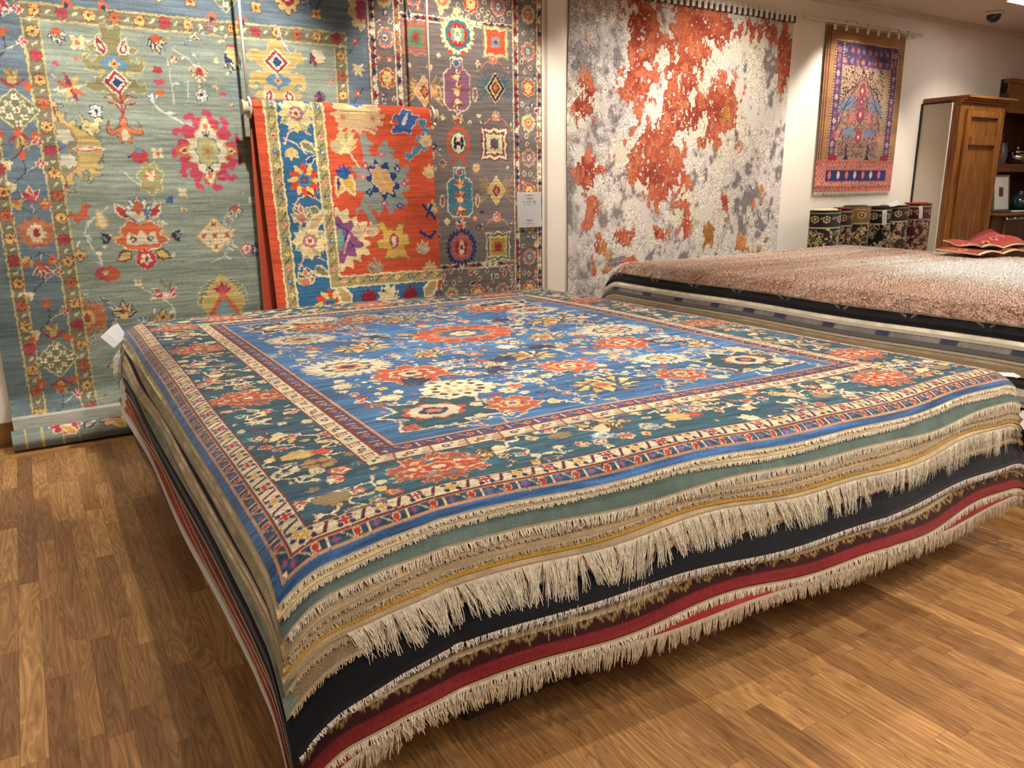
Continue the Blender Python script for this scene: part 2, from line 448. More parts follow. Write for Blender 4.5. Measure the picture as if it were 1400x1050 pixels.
def cloth(name, cv, fn, thick, mat, parent=None, back=(150, 135, 110), edge=(200, 188, 160), nback=24, label=None, vert=False):
    """dense pattern face + solid edge + back. fn(U,V)->(...,3) for U,V in metres over the canvas; thickness goes against the face normal"""
    ny, nx = cv.ny, cv.nx
    U, V = np.meshgrid(np.linspace(0, cv.w, nx), np.linspace(0, cv.h, ny))
    P = fn(U, V).astype(np.float32)
    du = np.gradient(P, axis=1); dv = np.gradient(P, axis=0)
    N = np.cross(du, dv); N /= np.linalg.norm(N, axis=2, keepdims=True) + 1e-9
    Q = P - np.array([0, 0, thick], np.float32) if vert else P - N*thick
    per = np.concatenate([np.stack([np.zeros(nx, int), np.arange(nx)], 1), np.stack([np.arange(1, ny), np.full(ny-1, nx-1)], 1),
                          np.stack([np.full(nx-1, ny-1), np.arange(nx-2, -1, -1)], 1), np.stack([np.arange(ny-2, 0, -1), np.zeros(ny-2, int)], 1)])
    A = P[per[:, 0], per[:, 1]]; B = Q[per[:, 0], per[:, 1]]
    n0 = ny*nx; npn = len(per); k = np.arange(npn); k2 = (k+1) % npn
    skirt = np.stack([n0 + k, n0 + npn + k, n0 + npn + k2, n0 + k2], 1)
    ri = np.linspace(0, ny-1, nback).astype(int); ci = np.linspace(0, nx-1, nback).astype(int)
    Bk = Q[ri][:, ci].reshape(-1, 3)
    VV = np.concatenate([P.reshape(-1, 3), A, B, Bk])
    FF = np.concatenate([grid_faces(ny, nx), skirt, grid_faces(nback, nback, n0 + 2*npn, True)])
    COL = np.concatenate([cv.a.reshape(-1, 3), np.tile(np.array(edge)/255., (2*npn, 1)), np.tile(np.array(back)/255., (len(Bk), 1))])
    me = mesh_np(name, VV, FF, COL)
    o = link_mesh(name, me, mat)
    if parent is not None: keep(o, parent)
    return o

def fringe(name, pts, outs, L, mat, parent, spacing=0.003, r=0.0013, seg=4, droop=1.0, seed=0, Lvar=.25, out_amt=.8, clump=0.4, twistw=0.003, gat=.22):
    """warp-end fringe along a polyline: thousands of thin drooping strands"""
    rs = np.random.RandomState(seed)
    pts = np.asarray(pts, float); outs = np.asarray(outs, float)
    s = np.concatenate([[0], np.cumsum(np.linalg.norm(np.diff(pts, axis=0), axis=1))])
    n = int(s[-1]/spacing); t = (np.arange(n) + rs.rand(n)*.6)/n*s[-1]
    base = np.stack([np.interp(t, s, pts[:, k]) for k in range(3)], 1)
    out = np.stack([np.interp(t, s, outs[:, k]) for k in range(3)], 1)
    out /= np.linalg.norm(out, axis=1, keepdims=True)
    alng = np.stack([np.interp(t+.01, s, pts[:, k]) for k in range(3)], 1) - np.stack([np.interp(t-.01, s, pts[:, k]) for k in range(3)], 1)
    alng /= np.linalg.norm(alng, axis=1, keepdims=True) + 1e-9
    cell = (t/.022).astype(int); cr = rs.rand(cell.max()+2)
    cell2 = (t/.15).astype(int); cr2 = rs.rand(cell2.max()+2)
    LL = L*(1 - Lvar*rs.rand(n) - Lvar*.8*cr2[cell2])
    lean = (cr[cell]-.5)*clump + (cr2[cell2]-.5)*clump*1.2 + (rs.rand(n)-.5)*.35
    gather = ((cell+.5)*.022 - t)
    oa = out_amt*(.7 + .6*rs.rand(n))
    S = np.linspace(0, 1, seg+1)
    V = np.zeros((n, seg+1, 3, 3), np.float32)
    ph = rs.rand(n)*6.28
    for j, q in enumerate(S):
        o_ = oa*(q - .35*q*q*droop) ; dn = droop*(.55*q + .45*q*q) if droop > 0 else 0
        c = base + out*(LL*o_)[:, None] + np.array([0, 0, -1.])*(LL*dn)[:, None] \
            + alng*((lean*LL*q) + gather*min(1, q*1.5)*gat + twistw*np.sin(ph + q*5)*q)[:, None]
        rr = r*(1 - .35*q)
        for m in range(3):
            a = 2*PI*m/3
            V[:, j, m] = c + alng*(rr*math.cos(a)) + (out*.6 + np.array([0, 0, .8]))*(rr*math.sin(a))
    b = (np.arange(n)*(seg+1)*3)[:, None, None] + (np.arange(seg)*3)[None, :, None]
    m = np.arange(3)[None, None, :]; m2 = (m+1) % 3
    F = np.stack([b+m, b+m2, b+3+m2, b+3+m], -1).reshape(-1, 4)
    me = mesh_np(name, V.reshape(-1, 3), F, smooth=True)
    o = link_mesh(name, me, mat)
    if parent is not None: keep(o, parent)
    return o
# ================================================================== PATTERNS
CR=(232,214,172); CREAM2=(222,196,140); RUST=(196,84,48); ORG=(214,96,54); RED=(160,42,42); PINK=(196,62,88)
GOLD=(208,172,96); OLV=(128,120,78); NAVY=(34,48,88); SKY=(84,130,166); LBL=(120,160,186); SAGE=(140,156,140); BRN=(98,52,40); PLUM=(96,60,78)

def guard(cv, d, s, d0, d1, ground, fn, lc=None, lw=.008):
    m = (d >= d0) & (d < d1); cv.a[m] = np.array(ground)/255.
    if fn: fn(m, (d-d0)/(d1-d0), s)
    if lc is not None:
        for q in (d0, d1):
            cv.a[(d >= q-lw/2) & (d < q+lw/2)] = np.array(lc)/255.
def setc(cv, m, c): cv.a[m] = np.array(c)/255.

def pat_top():
    W, H = 3.22, 3.66
    cv = Cv(W, H, .0034, (38,72,102))
    X, Y = cv.xy()
    d4 = np.stack([Y, H-Y, X, W-X]); k = d4.argmin(0); d = d4.min(0)
    s = np.where(k < 2, X, Y)
    TEAL = (44,84,98)
    blue = (62,112,160)
    setc(cv, d > .50, blue)
    m = (d > .10) & (d < .40); setc(cv, m, TEAL)
    # --- field
    fb = (.59, W-.59, .59, H-.59)
    cv.clip = d > .532
    fieldpal = [CR, (222,192,120), (202,92,58), CR, (222,192,120), (196,78,52), (44,62,92), (120,88,92), CR]
    rs = random.Random(4)
    big = [(.80,2.44,.20),(.78,1.66,.23),(.97,1.38,.17),(1.02,1.03,.17),(.80,.80,.15),(1.64,2.13,.30),(2.21,2.80,.17),(2.40,2.57,.2),(2.27,2.15,.17),
           (1.58,1.40,.2),(1.6,1.1,.14),(1.54,.76,.2),(1.09,.72,.12),(2.38,1.72,.22),(2.2,1.42,.16),(2.37,.83,.17),(2.1,1.02,.15),(1.0,2.78,.15),(.98,2.05,.17),(1.5,2.8,.2),(1.22,1.75,.15),(1.95,1.75,.15),(2.0,2.5,.14),(1.3,2.5,.14),(1.95,.72,.13)]
    for _ in range(420):
        x, y = rs.uniform(fb[0], fb[1]), rs.uniform(fb[2], fb[3])
        cv.line([(x-rs.uniform(.02,.08),y),(x+rs.uniform(.02,.08),y+rs.uniform(-.005,.005))], rs.uniform(.005,.011), rs.choice(((44,72,120),(50,90,140),(92,140,180),(60,80,120),(40,60,96))))
    for _ in range(165):
        x, y = rs.uniform(fb[0], fb[1]), rs.uniform(fb[2], fb[3])
        cv.twig(x, y, rs.uniform(.14, .30), rs.uniform(0, 6.28), rs.choice([CR, CR, (214,190,140)]), .0075, [CR, (222,192,120), (202,92,58)], rs.randrange(999), 5)
    # green/dark corner cartouches
    for qx, qy in ((.80,.80),(W-.80,.80),(.80,H-.80),(W-.80,H-.80)):
        sx = 1 if qx < W/2 else -1; sy_ = 1 if qy < H/2 else -1
        P = [(-.2,-.17),(.06,-.2),(.05,-.15),(.22,-.17),(.2,-.1),(.27,-.02),(.2,.03),(.24,.13),(.12,.11),(.05,.2),(-.03,.12),(-.14,.17),(-.12,.06),(-.22,.02),(-.15,-.04)]
        P = [(qx+a*sx, qy+b*sy_) for a, b in P]
        cv.poly(P, (44,84,96)); cv.line(P + [P[0]], .012, CR)
        cv.polar(qx, qy, .13, .10, (206,84,54), n=8, amp=.3); cv.polar(qx, qy, .105, .085, CR, n=10, amp=.12)
        cv.polar(qx, qy, .06, .05, (44,56,96), n=4, amp=.2); cv.polar(qx, qy, .028, .024, (206,120,90))
    tan = (206,176,118)
    def J(x, y, rx, ry, ctr, inn): cv.jag(x, y, rx, ry, (CR, (60,86,120), (214,200,150), ctr, inn), n=26)
    J(.80,2.44,.19,.15,(204,96,60),(60,70,110)); J(.78,1.66,.21,.17,(198,86,56),(70,50,80)); J(2.38,1.72,.22,.16,(198,86,56),CR); J(2.40,2.57,.19,.13,(198,86,56),NAVY); J(1.05,3.02,.16,.10,(90,120,150),(200,90,60)); J(2.1,1.02,.14,.11,tan,(200,90,60))
    # flower of dots
    cv.polar(1.02,1.03,.165,.145,CR,n=12,amp=.22); 
    for q in range(12): cv.polar(1.02+.1*math.cos(q*PI/6),1.03+.088*math.sin(q*PI/6),.016,.016,(70,66,70))
    for q in range(6): cv.polar(1.02+.045*math.cos(q*PI/3+.3),1.03+.04*math.sin(q*PI/3+.3),.013,.013,(190,140,60))
    # rust palmettes
    for x, y, r, a in ((.97,1.38,.165,.9),(2.21,2.80,.15,.8),(2.2,1.42,.16,.8),(1.0,2.78,.14,.85),(1.09,.72,.1,.9),(1.63,1.12,.13,.8),(1.95,.74,.11,.8),(1.3,2.9,.12,.8)):
        cv.palm(x, y, r, rs.uniform(-.3,.3), ((190,84,56),(222,196,146),(176,72,48),(226,196,140),(70,90,120)), rs.randrange(99), a)
    # large orange ring medallion
    for q in range(14):
        a = q*2*PI/14; cv.polar(1.64+.24*math.cos(a), 2.13+.19*math.sin(a), .062, .055, (204,88,54), n=5, amp=.25, rot=a, out=(232,190,140), ow=.007)
    cv.polar(1.64,2.13,.2,.155,(206,132,92),n=12,amp=.2); cv.polar(1.64,2.13,.16,.125,(90,108,132),n=12,amp=.25); cv.polar(1.64,2.13,.085,.07,CR,n=8,amp=.3); cv.polar(1.64,2.13,.03,.03,GOLD)
    # yellow leafy sprays
    for x, y, r, a in ((.98,2.05,.2,.15),(2.27,2.17,.2,.1),(1.58,1.42,.19,-.3),(1.54,.76,.2,.2),(1.95,1.77,.16,.5),(1.5,2.75,.18,0),(1.22,1.72,.14,.6),(2.5,1.2,.14,.4),(1.35,3.0,.13,0)):
        cv.fan(x, y, r, a, ((224,196,122),(214,180,100),(232,214,160)), (70,86,110), n=7, spread=2.6)
        cv.fan(x, y, r*.8, a+PI, ((224,196,122),(206,168,88)), (70,86,110), n=5, spread=2.2)
        cv.polar(x, y, .03, .03, (196,96,64))
    # dark leaf sprays
    for x, y, a in ((1.43,1.40,.3),(1.75,1.55,.2),(1.2,2.3,2.8),(2.0,2.35,.4),(.9,1.2,1.0),(2.4,1.3,2.0),(1.3,1.2,.8)):
        cv.fan(x, y, .15, a, ((40,52,84),(52,64,92)), None, n=4, spread=1.2)
    ko = [(a, b, r*.9) for a, b, r in big]
    cv.scatter(460, fb, .014, .046, fieldpal, 7, ko, gap=.006)
    cv.clip = None
    # --- main border
    cv.clip = (d > .118) & (d < .388)
    rs = random.Random(9)
    bp = [CR, (220,186,120), (200,80,50), CR, (150,124,80), (120,60,60), (92,128,150), (222,196,130), CR]
    for _ in range(260):   # drifting navy / moss dashes of the ground
        side = rs.randrange(4); q = rs.uniform(0, W if side < 2 else H); dd = rs.uniform(.12, .38)
        x, y = {0:(q,dd),1:(q,H-dd),2:(dd,q),3:(W-dd,q)}[side]
        cv.line([(x-rs.uniform(.02,.07),y),(x+rs.uniform(.02,.07),y+rs.uniform(-.004,.004))], rs.uniform(.006,.014), rs.choice(((30,50,84),(28,62,74),(60,104,120),(60,66,96),(46,88,100))))
    def along(side, q, dd=.25):
        return {0:(q,dd),1:(q,H-dd),2:(dd,q),3:(W-dd,q)}[side], {0:0,1:0,2:PI/2,3:PI/2}[side]
    def branch(x, y, L, a):
        P = [(0,0),(.10,.10),(.22,.06),(.34,.2),(.5,.14),(.52,.02),(.66,-.04),(.8,.1),(1,.06)]
        P = cv.loc(x, y, a, L, [(u, v*(1 if rs.random() < 2 else 1)) for u, v in P])
        cv.line(P, .013, (70,36,40)); cv.line(P, .0085, CR)
        for i in (1, 3, 5, 7):
            t = a + rs.choice((1.3, -1.3)); q = (P[i][0]+.045*math.cos(t), P[i][1]+.045*math.sin(t))
            cv.line([P[i], q], .008, CR); z = rs.random()
            if z < .35: cv.polar(q[0], q[1], .02, .017, (202,64,44), n=5, amp=.35, out=CR, ow=.004)
            elif z < .6: cv.leaf(q[0], q[1], .055, .03, t+.4, (222,190,120), (90,60,50))
            elif z < .8: cv.line([(q[0]-.02,q[1]),(q[0]+.02,q[1])], .006, CR); cv.line([(q[0]-.02,q[1]+.012),(q[0]+.02,q[1]+.012)], .006, CR)
    for side in range(4):
        L = W if side < 2 else H; q = .22
        while q < L-.2:
            (x, y), a = along(side, q, .25 + rs.uniform(-.10, .10))
            branch(x, y, rs.uniform(.2, .32), a + rs.uniform(-.7, .7) + (PI if rs.random() < .5 else 0)); q += .15
    pl = []
    def flame(x, y, rx, ry, sd):
        r2 = random.Random(sd)
        for k in range(9):
            t = k*2*PI/9 + r2.uniform(-.15, .15); cx_, cy_ = x+rx*.62*math.cos(t), y+ry*.62*math.sin(t)
            cv.polar(cx_, cy_, rx*.36, ry*.36, (176,72,46), n=7, amp=.5, rot=t, twist=.8, out=(214,166,120), ow=.005); cv.polar(cx_, cy_, rx*.14, ry*.16, ((214,166,120),(92,120,124),(216,196,150))[k % 3], n=5, amp=.3)
        cv.polar(x, y, rx*.7, ry*.66, (180,76,48), n=13, amp=.3)
        cv.polar(x, y, rx*.42, ry*.42, (226,170,120), n=6, amp=.3); cv.polar(x, y, rx*.33, ry*.33, (180,62,42), n=6, amp=.3); cv.polar(x, y, rx*.13, ry*.15, (226,206,170))
        for k in range(5):
            t = k*2*PI/5+.4; cv.polar(x+rx*.5*math.cos(t), y+ry*.5*math.sin(t), .014, .011, (90,130,140) if k % 2 else (232,206,160))
    for side, qs in ((0, (.56, 1.5, 2.62)), (1, (.6, 1.6, 2.62)), (2, (.40+.2, 1.36, 2.44, 3.2)), (3, (.6, 1.61, 2.72))):
        for j, q in enumerate(qs):
            (x, y), a = along(side, q, .26)
            if side == 0 and j == 1 or side == 2 and j == 0: cv.fan(x-.05, y, .1, .2, ((222,190,116),(212,176,96)), None, n=6, spread=1.4); cv.polar(x+.05, y, .035, .028, (200,80,50), n=5, amp=.3); pl.append((x, y, .08)); continue
            flame(x, y, .165, .11, 7*side+j); pl.append((x, y, .15))
    for side in range(4):
        L = W if side < 2 else H; q = .45
        while q < L-.3:
            (x, y), a = along(side, q, .25+rs.uniform(-.07,.07))
            if all((x-u)**2+(y-v)**2 > (r+.08)**2 for u, v, r in pl):
                z = rs.random()
                if z < .5: cv.fan(x-.04, y, .10, rs.choice((0, PI))+rs.uniform(-.3,.3), ((222,190,116),(206,168,92),(232,210,160)), (80,60,60), n=6, spread=1.3)
                elif z < .75: cv.bird(x, y, .05, rs.uniform(-.3,.3), CR, (80,50,50))
                else: cv.polar(x, y, .05, .028, (150,128,88), n=9, amp=.2)
                pl.append((x, y, .06))
            q += .19
    for qx, qy in ((.22,.22),(W-.22,.22),(.22,H-.22),(W-.22,H-.22)):
        cv.polar(qx, qy, .055, .04, (150,128,88), n=9, amp=.2); pl.append((qx, qy, .05))
    cv.polar(.27, .50, .055, .05, (176,140,84), n=10, amp=.12); cv.line([(.22,.50),(.32,.50)], .008, (100,60,50)); cv.line([(.27,.45),(.27,.55)], .008, (100,60,50))
    cv.scatter(300, (.11, W-.11, .11, H-.11), .014, .034, bp, 15, pl, gap=.006, mask=lambda x, y: min(x, y, W-x, H-y) < .38)
    cv.clip = None
    cv.warp(2.7, 4.5, 50)
    # --- guards
    P0_ = .104
    def hyp(u, v, ou, ov, P, wv): return np.hypot((((u+.5-ou) % 1)-.5)*P, (v-ov)*wv)
    def g_dark(wv):
        def f(m, t, s):
            P = .112; u = (s/P) % 1
            setc(cv, m & (((t*7+s*60) % 2) < .6), (52,78,104)); setc(cv, m & (np.sin(s*190)*np.sin(t*14) > .8), (112,56,72))
            setc(cv, m & (np.abs(u-.30) < .028) & (t > .12) & (t < .88), (222,200,160))
            setc(cv, m & (np.abs(((u+.5-.78+(t-.5)*.34) % 1)-.5) < .022), (212,190,150))
            setc(cv, m & (hyp(u, t, 0, .55, P, wv) < .0125), (212,190,150)); setc(cv, m & (hyp(u, t, 0, .55, P, wv) < .0098), (184,52,42)); setc(cv, m & (np.abs(((u+.5) % 1)-.5) < .02) & (t < .5) & (t > .15), (196,44,36))
            for ou, ot in ((.48,.3),(.48,.7),(.55,.5),(.41,.5)): setc(cv, m & (hyp(u, t, ou, ot, P, wv) < .0055), (70,88,136))
            setc(cv, m & (hyp(u, t, .48, .5, P, wv) < .005), (196,60,50))
        return f
    def g_ivory(m, t, s):
        P = P0_; u = (s/P) % 1; alt = np.floor(s/P + .5) % 2; wv = .062
        bar = (np.abs(u - .5 - (t-.5)*.26) < .055) & (t > .12) & (t < .88)
        setc(cv, m & bar, (92,34,52)); setc(cv, m & (np.abs(t-.86) < .05) & (u > .55) & (u < .80), (92,34,52)); setc(cv, m & (np.abs(t-.14) < .05) & (u > .2) & (u < .45), (92,34,52))
        du = (((u+.5) % 1)-.5)*P; dt = (t-.5)*wv
        for ou, ot in ((.16,.25),(-.16,.25),(.16,.75),(-.16,.75)): setc(cv, m & (hyp(u, t, ou, ot, P, wv) < .0085), (48,50,96))
        cr = (np.minimum(np.abs(du), np.abs(dt)) < .0045) & (np.hypot(du, dt) < .021)
        setc(cv, m & cr & (alt == 0), (186,44,38)); setc(cv, m & cr & (alt == 1), (214,164,66))
        setc(cv, m & (hyp(u, t, .3, .6, P, wv) < .005), (206,160,90))
    def g_ivory2(m, t, s):
        P = .125; u = (s/P) % 1; alt = np.floor(s/P) % 2; wv = .066
        for k in range(4): setc(cv, m & (np.abs(t-.2-k*.17) < .035) & (u > .55+k*.05) & (u < .86+k*.02), (150,74,52))
        setc(cv, m & (np.abs(u-.9-(t-.5)*.12) < .03), (150,74,52))
        setc(cv, m & (hyp(u, t, .3, .5, P, wv) < .014), (48,54,100)); setc(cv, m & (hyp(u, t, .3, .5, P, wv) < .007), (214,170,90))
        setc(cv, m & (hyp(u, t, .12, .3, P, wv) < .009) & (alt == 0), (196,60,44)); setc(cv, m & (hyp(u, t, .5, .7, P, wv) < .007), (70,96,150))
    IV = (222,207,168)
    guard(cv, d, s, .0, .020, (54,92,140), None)
    guard(cv, d, s, .022, .052, (50,66,84), g_dark(.032), (190,140,100), .005)
    guard(cv, d, s, .056, .114, IV, g_ivory, (122,46,40), .008)
    guard(cv, d, s, .390, .456, IV, g_ivory2, (122,46,40), .008)
    guard(cv, d, s, .463, .512, (60,62,94), g_dark(.05), (122,46,40), .006)
    setc(cv, (d >= .517) & (d < .530), (214,150,92))
    # light/dark abrash in the blue
    ab = fbm(cv.ny, cv.nx, .22/cv.px, 1.2/cv.px, 5, 3)[..., None]
    bl = (cv.a[..., 2] > cv.a[..., 0]*1.4)[..., None]
    st = fbm(cv.ny, cv.nx, 2.2, .11/cv.px, 77, 2)[..., None]
    cv.a = np.where(bl, cv.a*(.74 + .52*ab)*(.62 + .76*st), cv.a).astype(np.float32)
    cv.warp(.75, 3.0, 51)
    g_ = np.array((96,104,110))/255.; cv.a = ((cv.a*.93 + g_*.07)*.92).astype(np.float32)
    cv.wool(3, .22, .08, .14)
    return cv

def pat_sage():
    # hanging rug: x 0 = left edge (world x -0.22), y 0 = floor
    W, H = 2.58, 3.2; ox = .22
    cv = Cv(W, H, .0052, (140,156,142)); X, Y = cv.xy()
    SA = (136,152,140); BL = (98,116,130); OL = (120,114,88)
    gx0, gx1, gy = .40, 2.42, 2.70     # inner band outer edges / top
    inner = (X > gx0) & (X < gx1) & (Y < gy); setc(cv, ~inner, BL)
    setc(cv, X < .09, (110,126,120))
    setc(cv, ~inner & (Y < 1.0), (98,116,120))
    # field dye variation: greener low down
    fld = (X > gx0+.09) & (X < gx1-.09) & (Y < gy-.1)
    a = fbm(cv.ny, cv.nx, .5/cv.px, 3/cv.px, 2, 3)[..., None]
    mixc = np.array((158,168,154))/255.*a + np.array((124,136,118))/255.*(1-a)
    cv.a = np.where(fld[..., None], mixc, cv.a).astype(np.float32)
    def band(x0, x1, y0, y1, vert, ph=0):
        cv.rect(x0, x1, y0, y1, OL); L = (y1-y0) if vert else (x1-x0); w = (x1-x0) if vert else (y1-y0)
        ln = (206,184,120)
        if vert: cv.rect(x0, x0+.010, y0, y1, ln); cv.rect(x1-.010, x1, y0, y1, ln)
        else: cv.rect(x0, x1, y0, y0+.010, ln); cv.rect(x0, x1, y1-.010, y1, ln)
        n = int(L/.135); cols = [(226,176,92),(174,44,62),(226,186,104),(190,96,56)]
        for i in range(n):
            q = (i+.5)*L/n; x, y = (x0+w/2, y0+q) if vert else (x0+q, y0+w/2)
            c = cols[(i+ph) % 4]; cv.rosette(x, y, .034, c, (120,50,50), (120,50,46), n=8)
            x, y = (x0+w/2, y0+q+L/n/2) if vert else (x0+q+L/n/2, y0+w/2)
            cv.leaf(x-.015, y-.012, .045, .018, .7, (206,204,160))
    band(.115, .20, 0, H, True, 1)
    band(gx0, gx1, gy-.095, gy, False)
    band(gx0, gx0+.095, 0, gy-.095, True); band(gx1-.095, gx1, 0, gy-.095, True, 2)
    P = lambda x, z: (x+ox, z)
    rs = random.Random(3)
    fpal = [CR, GOLD, RED, ORG, CR, PINK, NAVY, SKY, CR]
    # vines
    for x, z, L, r in ((.46,2.5,.2,.2),(.33,2.38,.3,-1.3),(.85,2.17,.4,-1.2),(1.0,2.5,.3,-1),(1.38,2.5,.3,2.6),(.44,1.07,.3,1.9),(.62,1.72,.5,-1.2),(1.16,2.38,.3,1.2),
                       (.8,1.5,.4,-1),(1.29,1.46,.4,-2.2),(.5,1.5,.4,-1.8),(1.0,1.2,.3,.3),(1.35,1.1,.4,1.6),(.35,1.2,.3,1.2),(.7,.9,.3,-1),(1.55,2.4,.3,.8),(1.9,2.5,.3,2.4),(.6,1.0,.5,-1.4),(1.0,.9,.4,-1.2),(.4,.5,.4,.6)):
        a, b = P(x, z); cv.vine(a, b, L, r, rs.choice([(212,214,196),(200,202,180),(120,140,160)]), .0085, rs, [CR, (212,214,196)])
    # A olive ornate palmette and E gold palmette (mirror images of one drawing)
    def half(a, b, pts, sx, sy, col, out=None, ow=.012, vert=True):
        """closed outline from one half, mirrored"""
        q = [(u*sx, v*sy) for u, v in pts]
        full = q + ([(-u, v) for u, v in q[::-1]] if vert else [(u, -v) for u, v in q[::-1]])
        P_ = [(a+u, b+v) for u, v in full]
        if out is not None: cv.line(P_ + [P_[0]], ow*2, out)
        cv.poly(P_, col)
    def ornate(x, z, sc, up, main, out):
        a, b = P(x, z); q = 1 if up else -1
        H_ = [(0,150),(12,150),(18,182),(44,172),(48,160),(40,128),(52,100),(82,84),(112,70),(92,50),(72,56),(66,30),(84,12),(104,2),(122,14),(116,32),(104,26),(108,40),(132,30),(136,2),(122,-28),(88,-36),(52,-30),(44,-44),(64,-62),(88,-64),(96,-88),(116,-96),(126,-84),(136,-104),(118,-128),(84,-128),(62,-118),(40,-134),(34,-160),(14,-172),(0,-182)]
        half(a, b, H_, .00128*sc, .00132*q*sc, main, out, .006)
        for sg in (-1, 1):
            cv.leaf(a+sg*.05*sc, b+.06*q*sc, .1*sc, .045*sc, PI/2*q - sg*.35*q, (150,40,54), (226,214,184)); cv.leaf(a+sg*.056*sc, b+.075*q*sc, .065*sc, .020*sc, PI/2*q - sg*.35*q, (226,214,184))
            cv.line([(a+sg*.02, b-.05*q*sc), (a+sg*.1, b-.06*q*sc)], .006, out)
        cv.poly([(a+u*sc, b+v*sc) for u, v in ((-.085,0),(-.05,.03),(-.02,.035),(0,.07),(.02,.035),(.05,.03),(.085,0),(.05,-.03),(.02,-.035),(0,-.06),(-.02,-.035),(-.05,-.03))], SKY)
        cv.cross4(a, b, .03*sc, GOLD, RED)
        c = b-.11*q*sc
        for r, cc in ((.085,(236,226,200)),(.073,RED),(.05,(236,226,200)),(.034,(30,60,110))): cv.poly([(a-r*sc,c),(a,c+r*sc),(a+r*sc,c),(a,c-r*sc)], cc)
    ornate(.65, 2.38, 1.0, True, (134,126,84), (196,184,120))
    ornate(1.68, 2.34, 1.12, False, (204,172,98), (222,196,130))
    # D rust tulip with scrolls
    a, b = P(.66, 1.98); half(a, b, [(0,125),(22,105),(32,30),(105,0),(140,10),(150,40),(135,80),(170,20),(168,-20),(130,-40),(55,-20),(65,-60),(40,-115),(10,-90),(0,-100)], .00062, .00068, (206,110,66), (110,60,54), .005)
    for sg in (-1, 1):
        cv.line([(a,b+.10),(a+sg*.03,b+.16),(a+sg*.08,b+.17)], .009, RED); cv.line([(a,b+.16),(a+sg*.05,b+.22),(a+sg*.09,b+.2)], .009, RED)
    cv.line([(a,b+.08),(a,b+.24)], .009, RED)
    cv.polar(a, b-.03, .02, .04, CR)
    # B magenta flame medallion
    a, b = P(1.16, 1.86)
    for q in range(22):
        t = q*2*PI/22; e = 1 if q % 2 else .82
        x, y = a+.215*e*math.cos(t), b+.25*e*math.sin(t)
        cv.line([(a+.1*math.cos(t), b+.12*math.sin(t)), (a+.18*e*math.cos(t-.05), b+.21*e*math.sin(t-.05)), (x, y), (x+.03*math.cos(t+1.6), y+.03*math.sin(t+1.6))], .034, (196,58,84))
    cv.polar(a, b, .17, .18, (196,58,84), n=11, amp=.12)
    for sg in (-1, 1):
        cv.polar(a+sg*.15, b, .06, .045, ORG, n=6, amp=.2); cv.polar(a+sg*.15, b, .032, .024, CR, n=4, amp=.3); cv.polar(a+sg*.15, b, .014, .012, RED)
    st = [(-.13,0),(-.10,.045),(-.125,.07),(-.07,.075),(-.065,.12),(-.035,.14),(-.02,.19),(0,.21)]
    st = st + [(-u, v) for u, v in st[::-1]]; full = st + [(u, -v) for u, v in st[::-1]]
    cv.poly([(a+u*1.12, b+v*1.08) for u, v in full], GOLD); cv.poly([(a+u, b+v) for u, v in full], (238,226,190))
    cv.polar(a, b, .075, .10, (206,190,120), n=8, amp=.25, out=SKY, ow=.008); cv.polar(a, b, .045, .06, (170,170,110), n=6, amp=.3); cv.polar(a, b, .016, .016, ORG)
    for v in (.1, -.11): cv.tulip(a, b+v, .04, PI/2 if v > 0 else -PI/2, (40,90,150), CR)
    for v in (.155, -.16): cv.polar(a, b+v, .016, .022, (226,110,90))
    # half palmettes growing from the band
    for (x, z, sx, r) in ((.27, 1.86, 1, 1.0), ):
        a, b = P(x, z); cv.clip = fld
        G_ = [(-90,420),(-50,390),(0,390),(35,360),(80,360),(85,335),(40,350),(25,310),(90,290),(75,245),(110,200),(135,235),(170,230),(160,200),(140,190),(220,170),(220,210),(200,285),(220,280),(240,235),(315,220),(315,200),(250,170),(300,170),(340,150),(345,100),(310,140),(290,110),(340,70),(352,20),(360,0)]
        half(a, b, G_, .00070, .00074, (196,168,98), (70,84,104), .006, vert=False)
        half(a, b, [(-90,250),(-20,260),(60,200),(120,150),(150,60),(130,0)], .0007, .00074, (140,134,98), (178,92,60), .005, vert=False)
        for sg in (-1, 1): cv.polar(a+.045, b+sg*.075, .05, .045, (214,206,184), n=5, amp=.3); cv.polar(a-.02, b+sg*.19, .035, .05, (196,168,98), n=5, amp=.3, out=(120,70,60)); cv.polar(a-.0, b+sg*.23, .02, .022, (150,50,56), n=5, amp=.3)
        cv.polar(a+.0, b, .05, .045, SKY, n=9, amp=.3); cv.polar(a, b, .02, .02, RED); cv.leaf(a+.09, b, .17, .034, 0, (206,104,66), (214,206,184)); cv.leaf(a+.11, b, .09, .018, 0, (226,214,190)); cv.clip = None
    a, b = P(.26, .79); cv.clip = fld
    half(a, b, G_, .00056, .00050, (98,114,126), (196,196,170), .005, vert=False)
    half(a, b, G_, .00040, .00038, (186,100,62), (196,150,92), .005, vert=False); cv.polar(a+.03, b, .05, .06, GOLD, n=7, amp=.3); cv.polar(a+.03, b, .02, .03, (150,60,50)); cv.clip = None
    # J gold palmette low centre
    a, b = P(1.16, .86)
    for q in range(15):
        t = q*PI/14
        for wd_, cc in ((.030, (206,200,150)), (.018, (128,122,82))): cv.hook(a+.16*math.cos(t), b-.03+.16*math.sin(t), .045, t, cc, wd_, 2.6 if t < PI/2 else -2.6)
    half(a, b-.16, [(0,250),(16,235),(40,200),(72,180),(84,140),(108,120),(112,70),(90,40),(100,0)], .00125, .00125, (204,172,96), (214,196,130), .006); cv.fan(a, b+.03, .09, PI/2, (RED, PINK), None, 5, 2.2)
